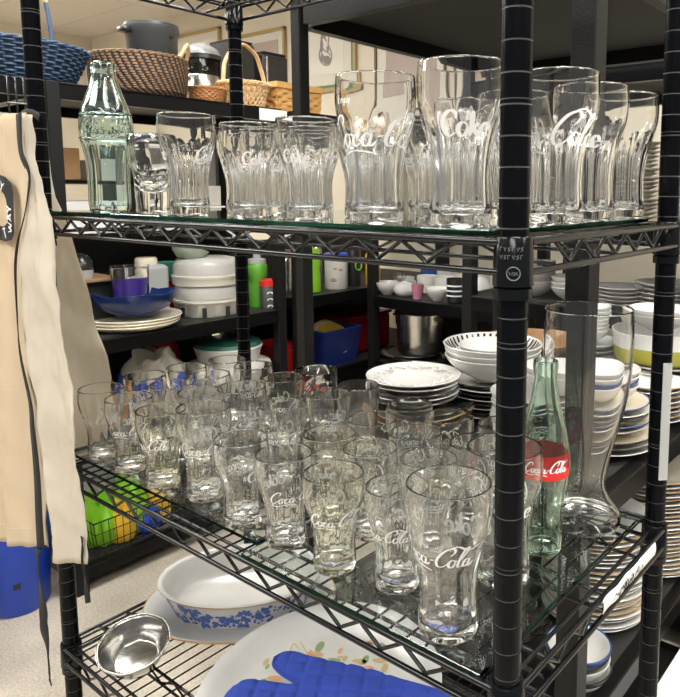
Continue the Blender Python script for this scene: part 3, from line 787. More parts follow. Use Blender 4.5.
for k in range(7):
    a0 = random.uniform(0, 6); pts = [(3.3 + random.uniform(-1, 1) + j * .5 * math.cos(a0), 1.8 + random.uniform(-1, 1) + j * .5 * math.sin(a0)) for j in range(4)]
    for L_ in ribbon([pts], .05, 0, False): g.add([(q[0], q[1], .25) for ab in L_ for q in ab], [(2 * i, 2 * i + 1, 2 * i + 3, 2 * i + 2) for i in range(len(L_) - 1)])
P('painted_wheat', g, FRUIT3, pt, 'painted straw stalks')
# oven mitt
mo = [(-20.9, 6.3), (-20.75, 7.0), (-20.1, 7.45), (-19.2, 7.65), (-17, 8.35), (-15, 9.05), (-13.3, 9.6), (-11.3, 10.2), (-9.3, 10.7), (-7.3, 10.9), (-6.2, 8), (-5.7, 5.2), (-8, 4.2), (-10.5, 3.2), (-13, 2.3), (-15.5, 1.5), (-17.6, 1.15), (-19.3, 1.4), (-20.4, 2.2), (-20.7, 3.2), (-20.2, 4.1), (-19.2, 4.7), (-18.1, 5.3), (-18.3, 5.6), (-19.4, 5.6), (-20.4, 5.8)]
def inpoly(x, y, P_):
    c = False; n_ = len(P_)
    for i in range(n_):
        x1, y1 = P_[i]; x2, y2 = P_[i - 1]
        if (y1 > y) != (y2 > y) and x < (x2 - x1) * (y - y1) / (y2 - y1) + x1: c = not c
    return c
def dist(x, y, P_):
    d = 1e9; n_ = len(P_); p = Vector((x, y))
    for i in range(n_):
        a = Vector(P_[i - 1]); b = Vector(P_[i]); ab = b - a; t = max(0, min(1, (p - a).dot(ab) / ab.dot(ab))); d = min(d, (p - a - ab * t).length)
    return d
MP = [tuple(q) for q in cr_spline(mo + [mo[0]], 4)][:-1]
g = G(); st = .16; idx = {}; top = []; 
st = .13
nx_ = int(16.5 / st); ny_ = int(11 / st)
for j in range(ny_):
    for i in range(nx_):
        x, y = -21.5 + i * st, .6 + j * st
        if inpoly(x, y, MP):
            d = dist(x, y, MP); q1 = abs(((x * .82 + y * .57) / 1.25) % 1 - .5) * 2; q2 = abs(((x * -.57 + y * .82) / 1.25) % 1 - .5) * 2
            puff = (min(1, (1 - q1) * 2.6) * min(1, (1 - q2) * 2.6)) ** .6
            e = math.sqrt(max(0, min(1, d / .55))) if d < .55 else 1
            z = .42 * e + .24 * puff * e + .18 * math.sin(x * .5) * math.sin(y * .6)
            idx[(i, j)] = (x, y, z, e)
vs = []; fs = []; ids = {}
for k, (ij, q) in enumerate(idx.items()): ids[ij] = k; vs.append((q[0], q[1], q[2]))
nn = len(vs)
for ij, q in idx.items(): vs.append((q[0], q[1], -.12 * q[3] + (.18 * math.sin(q[0] * .5) * math.sin(q[1] * .6)) * .2))
for (i, j) in idx:
    if all(k in ids for k in ((i + 1, j), (i, j + 1), (i + 1, j + 1))):
        a, b, c, d = ids[(i, j)], ids[(i + 1, j)], ids[(i + 1, j + 1)], ids[(i, j + 1)]
        fs += [(a, b, c, d), (nn + d, nn + c, nn + b, nn + a)]
edges = {}
for f_ in fs:
    for a, b in zip(f_, f_[1:] + f_[:1]): edges[(a, b)] = 1
for (a, b) in list(edges):
    if a < nn and b < nn and (b, a) not in edges: fs.append((b, a, nn + a, nn + b))
g.add(vs, fs)
mt_ = T('oven_mitt', 'bright blue quilted oven mitt lying on the fruit platter', 'oven mitt', (0, 0, ZBT + 1.2))
o = P('mitt_body', g, MITT, mt_); o.modifiers.new('ss', 'SUBSURF').levels = 1
bd = [(x, y, .1) for x, y in MP]; gb = G().tube(bd, .11, 6, True); P('edge_binding', gb, MITT, mt_)
# cut glass tray
g = G().lathe([(.0001, .25), (2.4, .2), (2.6, 0), (2.8, .15), (4.0, .9), (4.6, 1.25), (4.7, 1.4), (4.45, 1.4), (3.9, 1.1), (2.7, .45), (.0001, .4)], 96,
              lambda i, a, r, z: ((r + (.18 * math.cos(16 * a) if r > 3.5 else 0)) * math.cos(a), (r + (.18 * math.cos(16 * a) if r > 3.5 else 0)) * math.sin(a), z + (.08 * math.cos(16 * a) if 1 < r < 3.9 else 0)), close=False)
g2 = G().lathe([(r, z) for r, z in ((.3, .46), (1.0, .47), (2.0, .47), (2.6, .5))], 40, close=False)
t = T('cut_glass_tray', 'cut-glass tray with a scalloped edge on the low solid shelf behind the corner post', 'dish', (-18.3, 30.0, -37.85))
g.xf(Matrix.Scale(.86, 4))
P('tray_body', g, GLASS, t)
g = G()
for k in range(12):
    a = PI * k / 12
    for off in (-1.2, 0, 1.2):
        p0 = Vector((off * math.cos(a + PI / 2), off * math.sin(a + PI / 2))); L = 2.2
        g.tube([(p0.x - L * math.cos(a), p0.y - L * math.sin(a), .44), (p0.x + L * math.cos(a), p0.y + L * math.sin(a), .44)], .035, 4)
P('cut_pattern', g, GLASS, t)

# ================================================================ SOLID-SHELF UNITS BEHIND
def unit(label, x0, x1, y0, y1, levels, zt, pw0=1.75, bh=2.1, pwl=None):
    t = T('shelving_unit', label, 'shelving', (0, 0, -Z0))
    for (x, y) in ((x0, y0), (x1, y0), (x0, y1), (x1, y1)):
        pw = pwl if (pwl and x == x0) else pw0
        xx = x + (pw / 2 if x == x0 else -pw / 2); yy = y + (pw / 2 if y == y0 else -pw / 2)
        g = G().cbox(xx - pw / 2, xx + pw / 2, yy - pw / 2, yy + pw / 2, 0, zt + Z0, .08)
        P('post', g, SPECK, t, smooth=False)
    pw = pw0
    for z in levels:
        zz = z + Z0; g = G(); e = .12
        g.use(1).box(x0 + e, x1 - e, y0 + e, y1 - e, zz - .6, zz)
        g.use(0)
        for (a, b, c, d) in ((x0 + pw, x1 - pw, y0 - .02, y0 + 1), (x0 + pw, x1 - pw, y1 - 1, y1 + .02), (x0 - .02, x0 + 1, y0 + pw, y1 - pw), (x1 - 1, x1 + .02, y0 + pw, y1 - pw)):
            g.box(a, b, c, d, zz - bh, zz + .04)
            if b - a > d - c: g.tube([(a, c - .02 if c == y0 - .02 else d + .02, zz - .1), (b, c - .02 if c == y0 - .02 else d + .02, zz - .1)], .14, 6)
            else: g.tube([(a - .02 if a == x0 - .02 else b + .02, c, zz - .1), (a - .02 if a == x0 - .02 else b + .02, d, zz - .1)], .14, 6)
        P('shelf', g, [BEAM, BOARD], t, smooth=True)
    return t
CX0, CX1, CY0, CY1 = -36.4, -7.5, 22.1, 56.6
unit('black solid shelving unit just behind the wire rack, loaded with plate stacks', CX0, CX1, CY0, CY1, (17.6, -20.8, -37.9, -51.5), 34, pwl=1.15)
def added_back_panel(u, x0, x1, y, z0, z1, ax='x', m=None):  # added sheet that darkens the view behind the shelves
    g = G().box(x0, x0 + .3, y, z1 if False else y, 0, 0) if False else G()
    g.box(*( (x0, x0 + .25, y[0], y[1]) if ax == 'x' else (x0, x1, y, y + .25)), z0 + Z0, z1 + Z0)
    P('added_back_panel', g, m or BOARD, u, smooth=False)
u = unit('black solid shelving unit along the left, its top shelf carrying the baskets', -106, -82, 21.3, 59.5, (15.0, -19.4, -32.6, -51), 15.1)
added_back_panel(u, -105.9, 0, (23.2, 57.6), -50.9, -6.5)
u = unit('black solid shelving unit at the far left, cut by the picture edge', -106, -82, -27, 21.1, (15.0, -19.4), 15.1, pw0=.9)
u = unit('black solid shelving unit at the far end of the left row, carrying drink bottles', -106, -82, 62.2, 108, (15.0, -17.9, -32.6, -51), 15.1)
added_back_panel(u, -105.9, 0, (64.1, 106), -50.9, -9)
u = unit('black solid shelving unit against the back wall, its shelf carrying small mugs', -81.9, -48.5, 80, 104, (15.0, -19.4, -32.6, -51), 15.1)
added_back_panel(u, -80, -50.3, 103.6, -50.9, -21.6, 'y', mat('shaded_wall_tan', (.12, .10, .075), .8))  # dark tan paints in the shade on the wall behind this unit
unit('black solid shelving unit behind the plates, seen through the glasses on the right', -46, 10, 62, 86, (16.5, -3.2, -13.8, -34, -51), 30)

# ================================================================ CROCKERY
def plate_geo(d, h=.75, rim=PORC, seg=48, band=None):
    R = d / 2
    prof = [(.0001, .06), (R * .52, .05), (R * .56, 0), (R * .60, .05), (R * .78, h * .45), (R * .985, h * .88), (R, h * .93), (R * .99, h), (R * .97, h * .98), (R * .80, h * .62), (R * .60, .2), (R * .5, .14), (.0001, .14)]
    mats = [0] * 5 + [1] * 3 + [0] * 4
    return G().lathe(prof, seg, mats=mats, close=False)
def bowl_geo(d, h, seg=48, foot=.3, wall=.15):
    R = d / 2
    prof = [(.0001, .1), (R * foot, .08), (R * (foot + .03), 0), (R * (foot + .08), .02), (R * (foot + .12), h * .08), (R * .75, h * .38), (R * .93, h * .72), (R, h * .97), (R * .985, h), (R - wall, h * .97), (R * .92 - wall, h * .72), (R * .72 - wall * .5, h * .42), (R * (foot + .05), h * .16), (.0001, h * .14)]
    mats = [0] * 6 + [1] * 3 + [0] * 4
    return G().lathe(prof, seg, mats=mats, close=False)
def stack(kind, n, x, y, z, d, h, step, mats, what, where, jitter=.12, seed=1, cat=None, tilt=0):
    """mats: list of (body, rim) used in turn from the bottom"""
    random.seed(seed); cache = {}
    for k in range(n):
        bm = mats[k % len(mats)] if len(mats) < n else mats[k]
        key = bm
        if key not in cache:
            g = plate_geo(d, h) if kind == 'plate' else bowl_geo(d, h)
            cache[key] = g.mesh(kind, list(bm))
        o = bpy.data.objects.new(kind, cache[key]); COL.objects.link(o)
        o.location = W(x + random.uniform(-jitter, jitter), y + random.uniform(-jitter, jitter), z + .05 + k * step)
        pos = 'top one' if k == n - 1 else ('bottom one' if k == 0 else '%s from bottom' % ords[k])
        if n == 1: pos = ''
        o['label'] = ('%s %s %s' % (what, where.rstrip(',') if n == 1 else where, pos)).strip(); o['category'] = kind if cat is None else cat; o['group'] = '%s %s' % (what + 's', where)
    return z + .05 + n * step
WW = (PORC, PORC); WG = (PORC, GOLD); WB = (PORC, BLUEB); GG = (PORC3, PORC3); CC = (PORC2, GOLD); WD = (PORC, DARKP); DD = (DARKP, DARKP); BB = (BROWN, BROWN)
Zc = -20.8
# left part of the nearest solid shelf
z = stack('plate', 4, -28.2, 30.2, Zc, 10.2, .85, .5, [GG, BB, CC, DD], 'brown-edged dinner plate', 'in the stack nearest the glasses,', seed=2)
z = stack('plate', 4, -28.9, 30.0, z, 8.9, .8, .45, [WD, WW, WD, WW], 'white plate', 'on the brown-edged plates,', seed=3)
# ornate top plate with raised moulding
t = T('plate', 'white plate with raised moulding on its rim, topmost behind the small glasses', 'plate', (-28.9, 30.0, z))
P('plate_body', plate_geo(9.1, .85), [PORC, PORC], t)
g = G(); random.seed(7)
for k in range(46):
    a = 2 * PI * k / 46; r = 3.45 + .35 * math.sin(k * 2.2)
    pts = [(r * math.cos(a) + .32 * math.cos(b + k), r * math.sin(a) + .25 * math.sin(b + k), .55 + .07 * (r - 3) * 2) for b in (0, 1.2, 2.4, 3.6)]
    g.tube(pts, [.04, .11, .11, .04], 5)
P('moulding', g, PORC, t)
z = stack('plate', 8, -24.6, 37.2, Zc, 9.6, .8, .42, [WW, DD, WW, WD, GG, DD, WW, WD], 'white plate', 'under the big serving bowls,', seed=4)
z = stack('bowl', 2, -24.6, 37.2, z, 9.6, 2.6, .5, [WW, WW], 'large white bowl', 'on the plate stack,', seed=5, jitter=.05)
g = bowl_geo(9.9, 2.7)
t = T('bowl', 'large white bowl with a black striped rim on top of the nested bowls', 'bowl', (-24.6, 37.2, z))
P('bowl_body', g, [PORC, PORC], t)
g = G()
for k in range(44):
    a = 2 * PI * k / 44
    def q(r, da): 
        zz = interp([(3.9, 1.55), (4.35, 1.95), (4.75, 2.55)], r) + .035; return (r * math.cos(a + da), r * math.sin(a + da), zz + .03)
    g.add([q(4.0, .035), q(4.0, .09), q(4.35, .095), q(4.72, .075), q(4.72, .02), q(4.35, .03)], [(0, 1, 2, 5), (5, 2, 3, 4)])
P('rim_stripes', g, DARKP, t, 'black strokes round the rim')
stack('bowl', 1, -24.0, 36.2, z + .45, 6.6, 2.3, .5, [WW], 'smaller white bowl', 'sitting inside the black-striped bowl,', jitter=0)
# brown bowl stack
z = stack('plate', 7, -25.8, 46.8, Zc, 9.4, .8, .55, [WW, CC, (YGREEN, YGREEN), WW, CC, WW, DD], 'mixed plate', 'beneath the flat brown bowl,', seed=8)
z = stack('bowl', 1, -25.8, 46.8, z, 10.4, 1.9, .5, [(BROWN, CC[1])], 'wide flat brown bowl', 'on the mixed plates,', jitter=0) + 1.5
stack('plate', 1, -16.4, 44.0, Zc, 8, .8, .4, [(DTEAL, DTEAL)], 'dark green plate', 'lying alone behind the corner post,', jitter=0)
z = stack('plate', 9, -19.8, 50.6, Zc, 6.6, .7, .62, [WW, GG], 'small white plate', 'in the far narrow stack,', seed=11)
stack('bowl', 7, -20.0, 50.6, z, 4.6, 1.4, .42, [WW, WW], 'small white bowl', 'nested on the far narrow stack,', seed=12, jitter=.08)
# right side stack seen through the boot glass
z = stack('plate', 3, -11.8, 35.2, Zc, 9.0, .75, .5, [WW, WD, (PORC2, DARKP)], 'cream-centred dinner plate', 'at the foot of the stack behind the boot glass,', seed=13)
z = stack('plate', 5, -11.9, 35.4, z, 7.9, .75, .48, [WW, (PORC2, BLUEB), WD, WW, (PORC2, BLUEB)], 'white and blue plate', 'midway up the stack behind the boot glass,', seed=14, jitter=.3)
z = stack('bowl', 4, -12.3, 35.8, z, 6.2, 1.6, .42, [WW, WB, WW, WW], 'white bowl', 'nested behind the boot glass,', seed=15, jitter=.2)
z = stack('plate', 11, -16.6, 31.4, Zc, 7.4, .7, .42, [WW, GG, WW], 'plain white side plate', 'in the stack left of the blue-rimmed plates,', seed=16)
stack('bowl', 2, -15.3, 32.6, z, 5.4, 1.9, .6, [WW, WW], 'deep white bowl', 'on the side plates,', seed=17)
# casserole on plates further back
z = stack('plate', 7, -12.3, 51.2, Zc, 9.6, .8, .62, [WW, GG, WW, WD, WW, WW, GG], 'wide white plate', 'beneath the olive casserole,', seed=18)
t = T('casserole', 'white casserole with an olive yellow outside, right of the boot glass', 'dish', (-12.8, 51.2, z))
g = G().lathe([(.0001, .1), (3.3, 0), (3.7, .3), (4.0, 1.6), (4.05, 1.75), (4.15, 3.0), (4.25, 3.3), (4.0, 3.3), (3.9, 2.9), (3.7, 1.0), (3.3, .4), (.0001, .35)], 48, mats=[0, 0, 0, 0, 1, 1, 1, 1, 1, 1, 1], close=False)
P('casserole_body', g, [YGREEN, PORC], t)
stack('bowl', 2, -12.8, 51.2, z + 3.2, 6.4, 1.8, .6, [GG, WW], 'shallow pale bowl', 'resting in the casserole,', seed=19)
stack('plate', 8, -11.2, 44.6, Zc, 6.8, .75, .46, [WW, WG], 'white plate', 'by the right rear post of the wire rack,', seed=20)
# lower solid shelf
Zd = -37.9
z = stack('plate', 22, -13.2, 37.6, Zd, 9.6, .8, .42, [WW, WW, GG, WW, CC, WW, WG], 'white dinner plate', 'in the tall stack below the label strip,', seed=21, jitter=.2)
stack('bowl', 4, -10.0, 27.6, Zd, 5.2, 1.9, .55, [WD, WW, WD, (PORC, BLUEB)], 'banded white bowl', 'in the short stack on the low shelf,', seed=22)
stack('plate', 24, -12.3, 49.5, Zd, 9.8, .8, .42, [WW, WG, WW, CC], 'white plate', 'in the tall stack at the right picture edge,', seed=23, jitter=.2)
g = G().cbox(-7.8, 7.8, -14, 14, 0, 12.8, .1)
ONE('storage_box', g, PAPER, 'large plain white box on the floor at the lower right corner', 'box', (1.1, 45.5, -Z0), smooth=False)
stack('plate', 5, -1.9, 47.0, -42.15, 9.8, .8, .5, [CC, WG], 'cream plate', 'on the white floor box,', seed=24)
# unit behind (right)
ZD = -13.8
z = stack('plate', 5, -23.6, 67, ZD, 7.4, .7, .5, [WW, GG], 'grey-white plate', 'in the left stack behind the boot glass top,', seed=25)
z = stack('plate', 6, -17.8, 68, ZD, 8.4, .8, .55, [WW, GG, WW], 'white plate', 'in the wide stack seen under the frame,', seed=26)
stack('bowl', 2, -11.2, 67, ZD, 8.0, 2.6, .8, [GG, GG], 'grey mixing bowl', 'beside the right rear post,', seed=27)
stack('bowl', 3, -30.6, 67, ZD, 6.0, 2.0, .7, [WW, WW], 'white soup bowl', 'on the shelf behind the tall post,', seed=127)
stack('bowl', 3, -37.5, 68, ZD, 7.0, 2.4, .8, [WW, PORC3 and GG], 'pale serving bowl', 'far behind the tall post,', seed=128)
ZE = -3.2
for i, (x, n_, kd) in enumerate(((-40.5, 11, WW), (-31.8, 13, GG), (-23.4, 19, (PORC2, PORC)), (-14.6, 17, (PORC, PORC2)), (-5.5, 14, WW))):
    stack('plate', n_, x, 67.3, ZE, 8.0, .8, .55, [kd, WW, kd], ('white plate', 'grey plate', 'cream plate', 'cream-rimmed plate', 'pale plate')[i], 'on the eye-level shelf beyond the glasses, stack %s,' % ('farthest left', 'second from left', 'in the middle', 'second from right', 'farthest right')[i], seed=30 + i, jitter=.25)
stack('bowl', 3, -14.6, 67.3, ZE + 17 * .55 + .1, 7.0, 2.0, .7, [WW, GG], 'white bowl', 'on the cream-rimmed plates at eye level,', seed=37)

# ================================================================ LEFT ROW: top shelf
ZA = 15.05
def wicker(prof, seg, n, amp, rows, phase=PI):
    """prof list (r,z) resampled to rows; woven bumps"""
    pts = []
    L_ = len(prof) - 1
    for i in range(rows * 4 + 1):
        t = i / (rows * 4) * L_; k = min(int(t), L_ - 1); f_ = t - k
        pts.append((prof[k][0] + (prof[k + 1][0] - prof[k][0]) * f_, prof[k][1] + (prof[k + 1][1] - prof[k][1]) * f_))
    def fn(i, a, r, z):
        row = i // 4; s_ = math.sin(i % 4 / 4 * PI); rr = r + amp * (s_ * (.45 + .8 * math.sin(n * a + phase * row))) 
        return rr * math.cos(a), rr * math.sin(a), z
    return pts, fn
def basket(name, label, loc, prof, seg, n, amp, rows, m, sx=1, sy=1, rz=0, rim=.28, phase=PI, handle=None, inner=.3, dark=None):
    t = T(name, label, 'basket', loc, rz)
    pts, fn = wicker(prof, seg, n, amp, rows, phase)
    g = G().lathe(pts, seg, fn, sx=sx, sy=sy, close=False)
    inn = [(r - inner, z) for r, z in reversed(prof)]; inn[-1] = (inn[-1][0], inn[-1][1] + .3); g.lathe(inn + [(.001, prof[0][1] + .3)], 48, sx=sx, sy=sy, close=False)
    g.lathe([(.001, prof[0][1]), (prof[0][0], prof[0][1])], 48, sx=sx, sy=sy, close=False)
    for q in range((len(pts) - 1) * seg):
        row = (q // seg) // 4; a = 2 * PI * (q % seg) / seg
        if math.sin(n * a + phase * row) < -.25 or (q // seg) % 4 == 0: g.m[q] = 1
    P('woven_body', g, [m, dark or m], t)
    R, zt = prof[-1]; g = G(); N_ = 90
    for ph in (0, PI):
        g.tube([((R + rim * .5 * math.cos(18 * a + ph) - .1) * math.cos(a) * sx, (R + rim * .5 * math.cos(18 * a + ph) - .1) * math.sin(a) * sy, zt + rim * .5 * math.sin(18 * a + ph)) for a in [2 * PI * k / 180 for k in range(180)]], rim * .55, 6, True)
    P('rim', g, m, t)
    return t
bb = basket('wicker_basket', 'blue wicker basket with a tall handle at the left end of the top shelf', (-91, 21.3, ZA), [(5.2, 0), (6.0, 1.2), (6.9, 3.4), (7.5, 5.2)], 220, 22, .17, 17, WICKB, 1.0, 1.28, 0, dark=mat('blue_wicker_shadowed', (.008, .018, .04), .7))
g = G()
hp = [(5.6 * math.cos(a), -.4 + 3.0 * math.cos(a), 5 + 13.5 * math.sin(a)) for a in [PI * k / 30 for k in range(31)]]
g.tube(hp, .28, 8); 
for k in range(0, 30):
    p0 = Vector(hp[k]); p1 = Vector(hp[k + 1]); pass
P('handle', g, WICKB, bb)
g = G()
for k in (4, 9, 14, 19, 24): P('handle_wrap', G().tube([Vector(hp[k]), Vector(hp[k]).lerp(Vector(hp[k + 1]), .7)], .34, 10), WICKL, bb, 'pale winding on the handle')
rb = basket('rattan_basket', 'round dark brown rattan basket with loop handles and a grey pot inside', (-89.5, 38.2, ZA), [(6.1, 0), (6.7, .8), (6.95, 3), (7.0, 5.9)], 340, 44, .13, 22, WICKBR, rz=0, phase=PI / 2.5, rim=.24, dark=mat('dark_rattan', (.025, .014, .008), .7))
g = G()
for s_ in (1,):
    hpts = [(1.9, s_ * 5.9 + 0, 5.4), (1.5, s_ * 6.8, 6.3), (.9, s_ * 7.3, 7.6), (0, s_ * 7.35, 8.1), (-.9, s_ * 7.3, 7.6), (-1.5, s_ * 6.8, 6.3), (-1.9, s_ * 5.9, 5.4)]
    gg = G().tube([tuple(q) for q in [cr for cr in hpts]], .3, 8); P('loop_handle', gg, WICKL, rb, 'light cane loop handle').rotation_euler = (0, 0, -.85)
t = T('stock_pot', 'charcoal grey cooking pot standing inside the brown rattan basket', 'pot', (-89.5, 40.6, ZA + .35))
P('pot_body', G().lathe([(.0001, 0), (3.0, 0), (3.3, .3), (3.75, 9.2), (4.0, 9.6), (4.0, 10.5), (3.8, 10.6), (3.6, 10.2), (3.5, 9), (3.1, .6), (.0001, .5)], 48, close=False), GREYPOT, t)
P('lid', G().lathe([(3.95, 10.55), (3.9, 10.9), (2.5, 11.3), (.0001, 11.5)], 40, close=False), GREYPOT, t)
g = G(); g.cbox(-1, 1, -5.0, -3.7, 9.2, 10.0, .1); g.lathe([(.0001, 0), (.28, 0), (.28, .12), (.0001, .14)], 12, lambda i, a, r, z: (3.75 + z, r * math.cos(a) + 1.0, 9.0 + r * math.sin(a)), close=False); P('side_handle', g, PLBLK, t)
basket('wicker_basket', 'small amber wicker basket between the rattan basket and the willow one', (-88, 48.9, ZA), [(2.2, 0), (2.6, 1), (2.95, 2.6)], 120, 18, .12, 9, WICKD)
# coffee maker
t = T('coffee_maker', 'glass and steel coffee maker behind the small amber basket', 'coffee maker', (-94, 52.3, ZA))
P('steel_base', G().lathe([(.0001, 0), (3.1, 0), (3.2, .3), (3.0, 5.4), (2.9, 5.6), (.0001, 5.6)], 40, close=False), STEEL, t)
P('glass_jar', G().lathe([(2.6, 5.6), (2.9, 5.8), (3.0, 8.5), (2.9, 8.6), (2.7, 8.5), (2.6, 5.9)], 40, close=False), glassmat('smoked_glass', (.45, .45, .45)), t)
P('lid', G().lathe([(3.1, 8.6), (3.15, 9.3), (2.6, 10.2), (1.0, 11.1), (.0001, 11.3)], 40, close=False), mat('smoky_lid', (.25, .25, .25), .15), t)
P('handle', G().tube([(0, -2.9, 5), (.2, -4.2, 5.4), (.2, -4.4, 7.6), (0, -3.0, 8.6)], .3, 8), PLBLK, t)
P('top_band', G().lathe([(3.05, 8.2), (3.2, 8.3), (3.2, 9.0), (3.05, 9.1)], 40, close=False), PLBLK, t)
# willow basket
def open_basket(label, loc, R, h, m):
    t = T('willow_basket', label, 'basket', loc)
    g = G(); random.seed(12); n_ = 26
    for k in range(n_):
        a = 2 * PI * k / n_
        for s_ in (1, -1):
            g.tube([((R * (.72 + .28 * u) + .1 * math.sin(u * 9)) * math.cos(a + s_ * u * .75), (R * (.72 + .28 * u) + .1 * math.sin(u * 9)) * math.sin(a + s_ * u * .75) , u * h) for u in [q / 8 for q in range(9)]], .17, 5)
    g.lathe([(.001, 0), (R * .72, 0), (R * .74, .25), (.001, .25)], 30, close=False)
    P('woven_body', g, m, t)
    g = G()
    for ph in (0, 2.1, 4.2): g.tube([((R + .3 * math.cos(14 * a + ph)) * math.cos(a), (R + .3 * math.cos(14 * a + ph)) * math.sin(a), h + .3 * math.sin(14 * a + ph)) for a in [2 * PI * q / 120 for q in range(120)]], .2, 5, True)
    P('braided_rim', g, m, t)
    g = G()
    for dx in (-.2, .2): g.tube([(dx + .12 * math.sin(a * 9), R * math.cos(a) * 1.0, h + (R * 1.6) * math.sin(a)) for a in [PI * q / 24 for q in range(25)]], .24, 6)
    P('handle', g, m, t)
    return t
open_basket('light willow basket with an arched handle in the middle of the top shelf', (-87, 55.6, ZA), 4.2, 3.9, WICKL)
for i, (y, w_, h_) in enumerate(((59.8, 5.4, 12.4), (67.2, 6.0, 11.4))):
    t = T('coffee_machine', ('tall black coffee machine directly behind the willow basket', 'lower black coffee machine behind the tan woven basket')[i], 'coffee machine', (-96, y, ZA))
    P('housing', G().cbox(-3.6, 3.6, -w_ / 2, w_ / 2, 0, h_, .45), PLBLK, t, smooth=False)
    P('trim_strip', G().cbox(3.55, 3.7, -w_ / 2 + .6, -w_ / 2 + .95, .6, h_ - .6, .04), STEEL, t, smooth=False)
    P('lid', G().cbox(-3.3, 3.3, -w_ / 2 + .3, w_ / 2 - .3, h_, h_ + .35, .15), PLBLK, t, smooth=False)
# tan rectangular woven basket
t = T('woven_basket', 'tan rectangular woven wood basket at the right of the top shelf row', 'basket', (-88.0, 65.0, ZA))
g = G(); hx, hy = 4.4, 5.2
for (ax, cst, s_, hh) in (('y', hx, 1, hy), ('y', -hx, -1, hy), ('x', hy, 1, hx), ('x', -hy, -1, hx)):
    def f_(u, v, ax=ax, cst=cst, s_=s_, hh=hh):
        q = -hh + 2 * hh * u; z = .1 + 4.2 * v; am = .12 * math.sin(u * hh * 2 * 2.6) * (1 if int(v * 5.999) % 2 else -1) + .06 * abs(math.sin(v * 6 * PI)); c = (cst + s_ * am) * (.9 + .1 * v)
        return (c, q, z) if ax == 'y' else (q, c, z)
    g.grid(f_, 60, 24)
g.box(-hx * .9, hx * .9, -hy, hy, 0, .2)
P('woven_body', g, WICKT, t)
g = G(); g.cbox(hx - .3, hx + .25, -hy - .2, hy + .2, 3.9, 4.9, .08); g.cbox(-hx - .25, -hx + .3, -hy - .2, hy + .2, 3.9, 4.9, .08); g.cbox(-hx, hx, hy - .3, hy + .25, 3.9, 4.9, .08); g.cbox(-hx, hx, -hy - .25, -hy + .3, 3.9, 4.9, .08)
P('rim', g, WICKT, t, smooth=False)
g = G().cbox(-.05, .05, -2.9, 2.9, 0, 1.9, .02)
ONE('price_card', g, PAPER, 'blank white card clipped to the edge of the top shelf below the tan basket', 'card', (-81.75, 57.4, 12.9), smooth=False)
# things left edge
t = T('wire_file_rack', 'small black wire rack at the left picture edge under the blue basket', 'rack', (-80.2, 18.0, 8.6))
g = G()
for k in range(5): g.tube([(0, -1.8 + k * .9, 0), (0, -1.8 + k * .9, 6), (-1.6, -1.8 + k * .9, 6.3)], .12, 6)
for z in (0, 1.6, 3.0): g.tube([(0, -2, z), (0, 2.2, z)], .14, 6)
P('rack_body', g, PLBLK, t)

# ================================================================ between top shelf and drink shelf
ZP = -19.35; ZP2 = -17.85
def carton(lab, x, y, z, sx, sy, sz, m, rz=0): ONE('carton', G().cbox(-sx / 2, sx / 2, -sy / 2, sy / 2, 0, sz, .08), m, lab, 'box', (x, y, z), rz, smooth=False)
t = T('shelf_riser', 'black two-tier riser standing on the left row shelf behind the clear bottle', 'riser', (-97, 24.6, ZP))
for y in (0, 30.2): P('side_frame', G().box(-6, 6, y - .4, y + .4, 0, 14.1), SPECK, t, smooth=False)
for y in (0, 13.4): P('upper_side', G().box(-6, 6, y - .4, y + .4, 14.15, 27.5), SPECK, t, smooth=False)
P('tier', G().box(-6, 6, -.4, 30.6, 13.6, 14.1), BEAM, t, smooth=False); P('tier', G().box(-6, 6, .45, 12.95, 21.5, 22.0), BEAM, t, smooth=False)
LINEN = mat('pale_linen_box', (.62, .58, .52), .8)
carton('long white flat box on the lower tier of the riser behind the clear bottle', -96, 30.5, -5.2, 10, 10.2, 4.8, PAPER)
carton('second white flat box on the riser behind the small bell glasses', -96, 47, -5.2, 10, 14, 3.8, PAPER)
carton('brown box on the upper tier of the riser', -96, 27.3, 2.7, 9, 4.6, 4.6, CARD)
carton('white box on the upper tier of the riser', -96, 33.6, 2.7, 9, 5, 3.0, LINEN)
carton('row of white packets lying on the riser under the top shelf', -96, 47, -1.35, 9, 13, 3.4, LINEN)
carton('grey carton standing at the far end of the riser', -98, 50, 2.1, 9, 8, 6, mat('grey_card', (.25, .24, .22), .8))
# ================================================================ drink shelf items
g = G().lathe([(.001, 0), (5.5, 0), (6.6, .5), (6.9, .8), (6.8, .95), (5.5, .4), (.001, .3)], 48, close=False)
for k in range(3): ONE('tray', g, WG if False else [PORC2], ('bottom', 'middle', 'top')[k] + ' cream plastic tray under the navy square bowl', 'tray', (-88.0, 34.4 + k * .2, ZP + k * .42), group='cream trays under the navy bowl')
def sq(i, a, r, z):
    p = 3.2 if r > 3 else 2.2; c, s_ = math.cos(a + .78), math.sin(a + .78); m_ = (abs(c) ** p + abs(s_) ** p) ** (-1 / p); up = .45 * (abs(math.sin(2 * (a + .78)))) if z > 2.8 else 0
    x, y = r * c * m_, r * s_ * m_; return x, y, z + up
g = G().lathe([(.001, 0), (2.6, 0), (2.8, .1), (4.3, 1.1), (5.2, 2.6), (5.4, 3.2), (5.2, 3.25), (4.9, 2.6), (4.0, 1.4), (2.6, .5), (.001, .45)], 64, sq, close=False)
ONE('square_bowl', g, NAVY, 'navy blue square bowl holding a purple glass pitcher', 'bowl', (-88.0, 35.0, ZP + 1.75), .35)
def pur(i, a, r, z): return r * math.cos(a), r * math.sin(a), z
t = T('pitcher', 'clear pitcher full of deep purple colour standing in the navy bowl', 'pitcher', (-88.2, 34.5, ZP + 2.25))
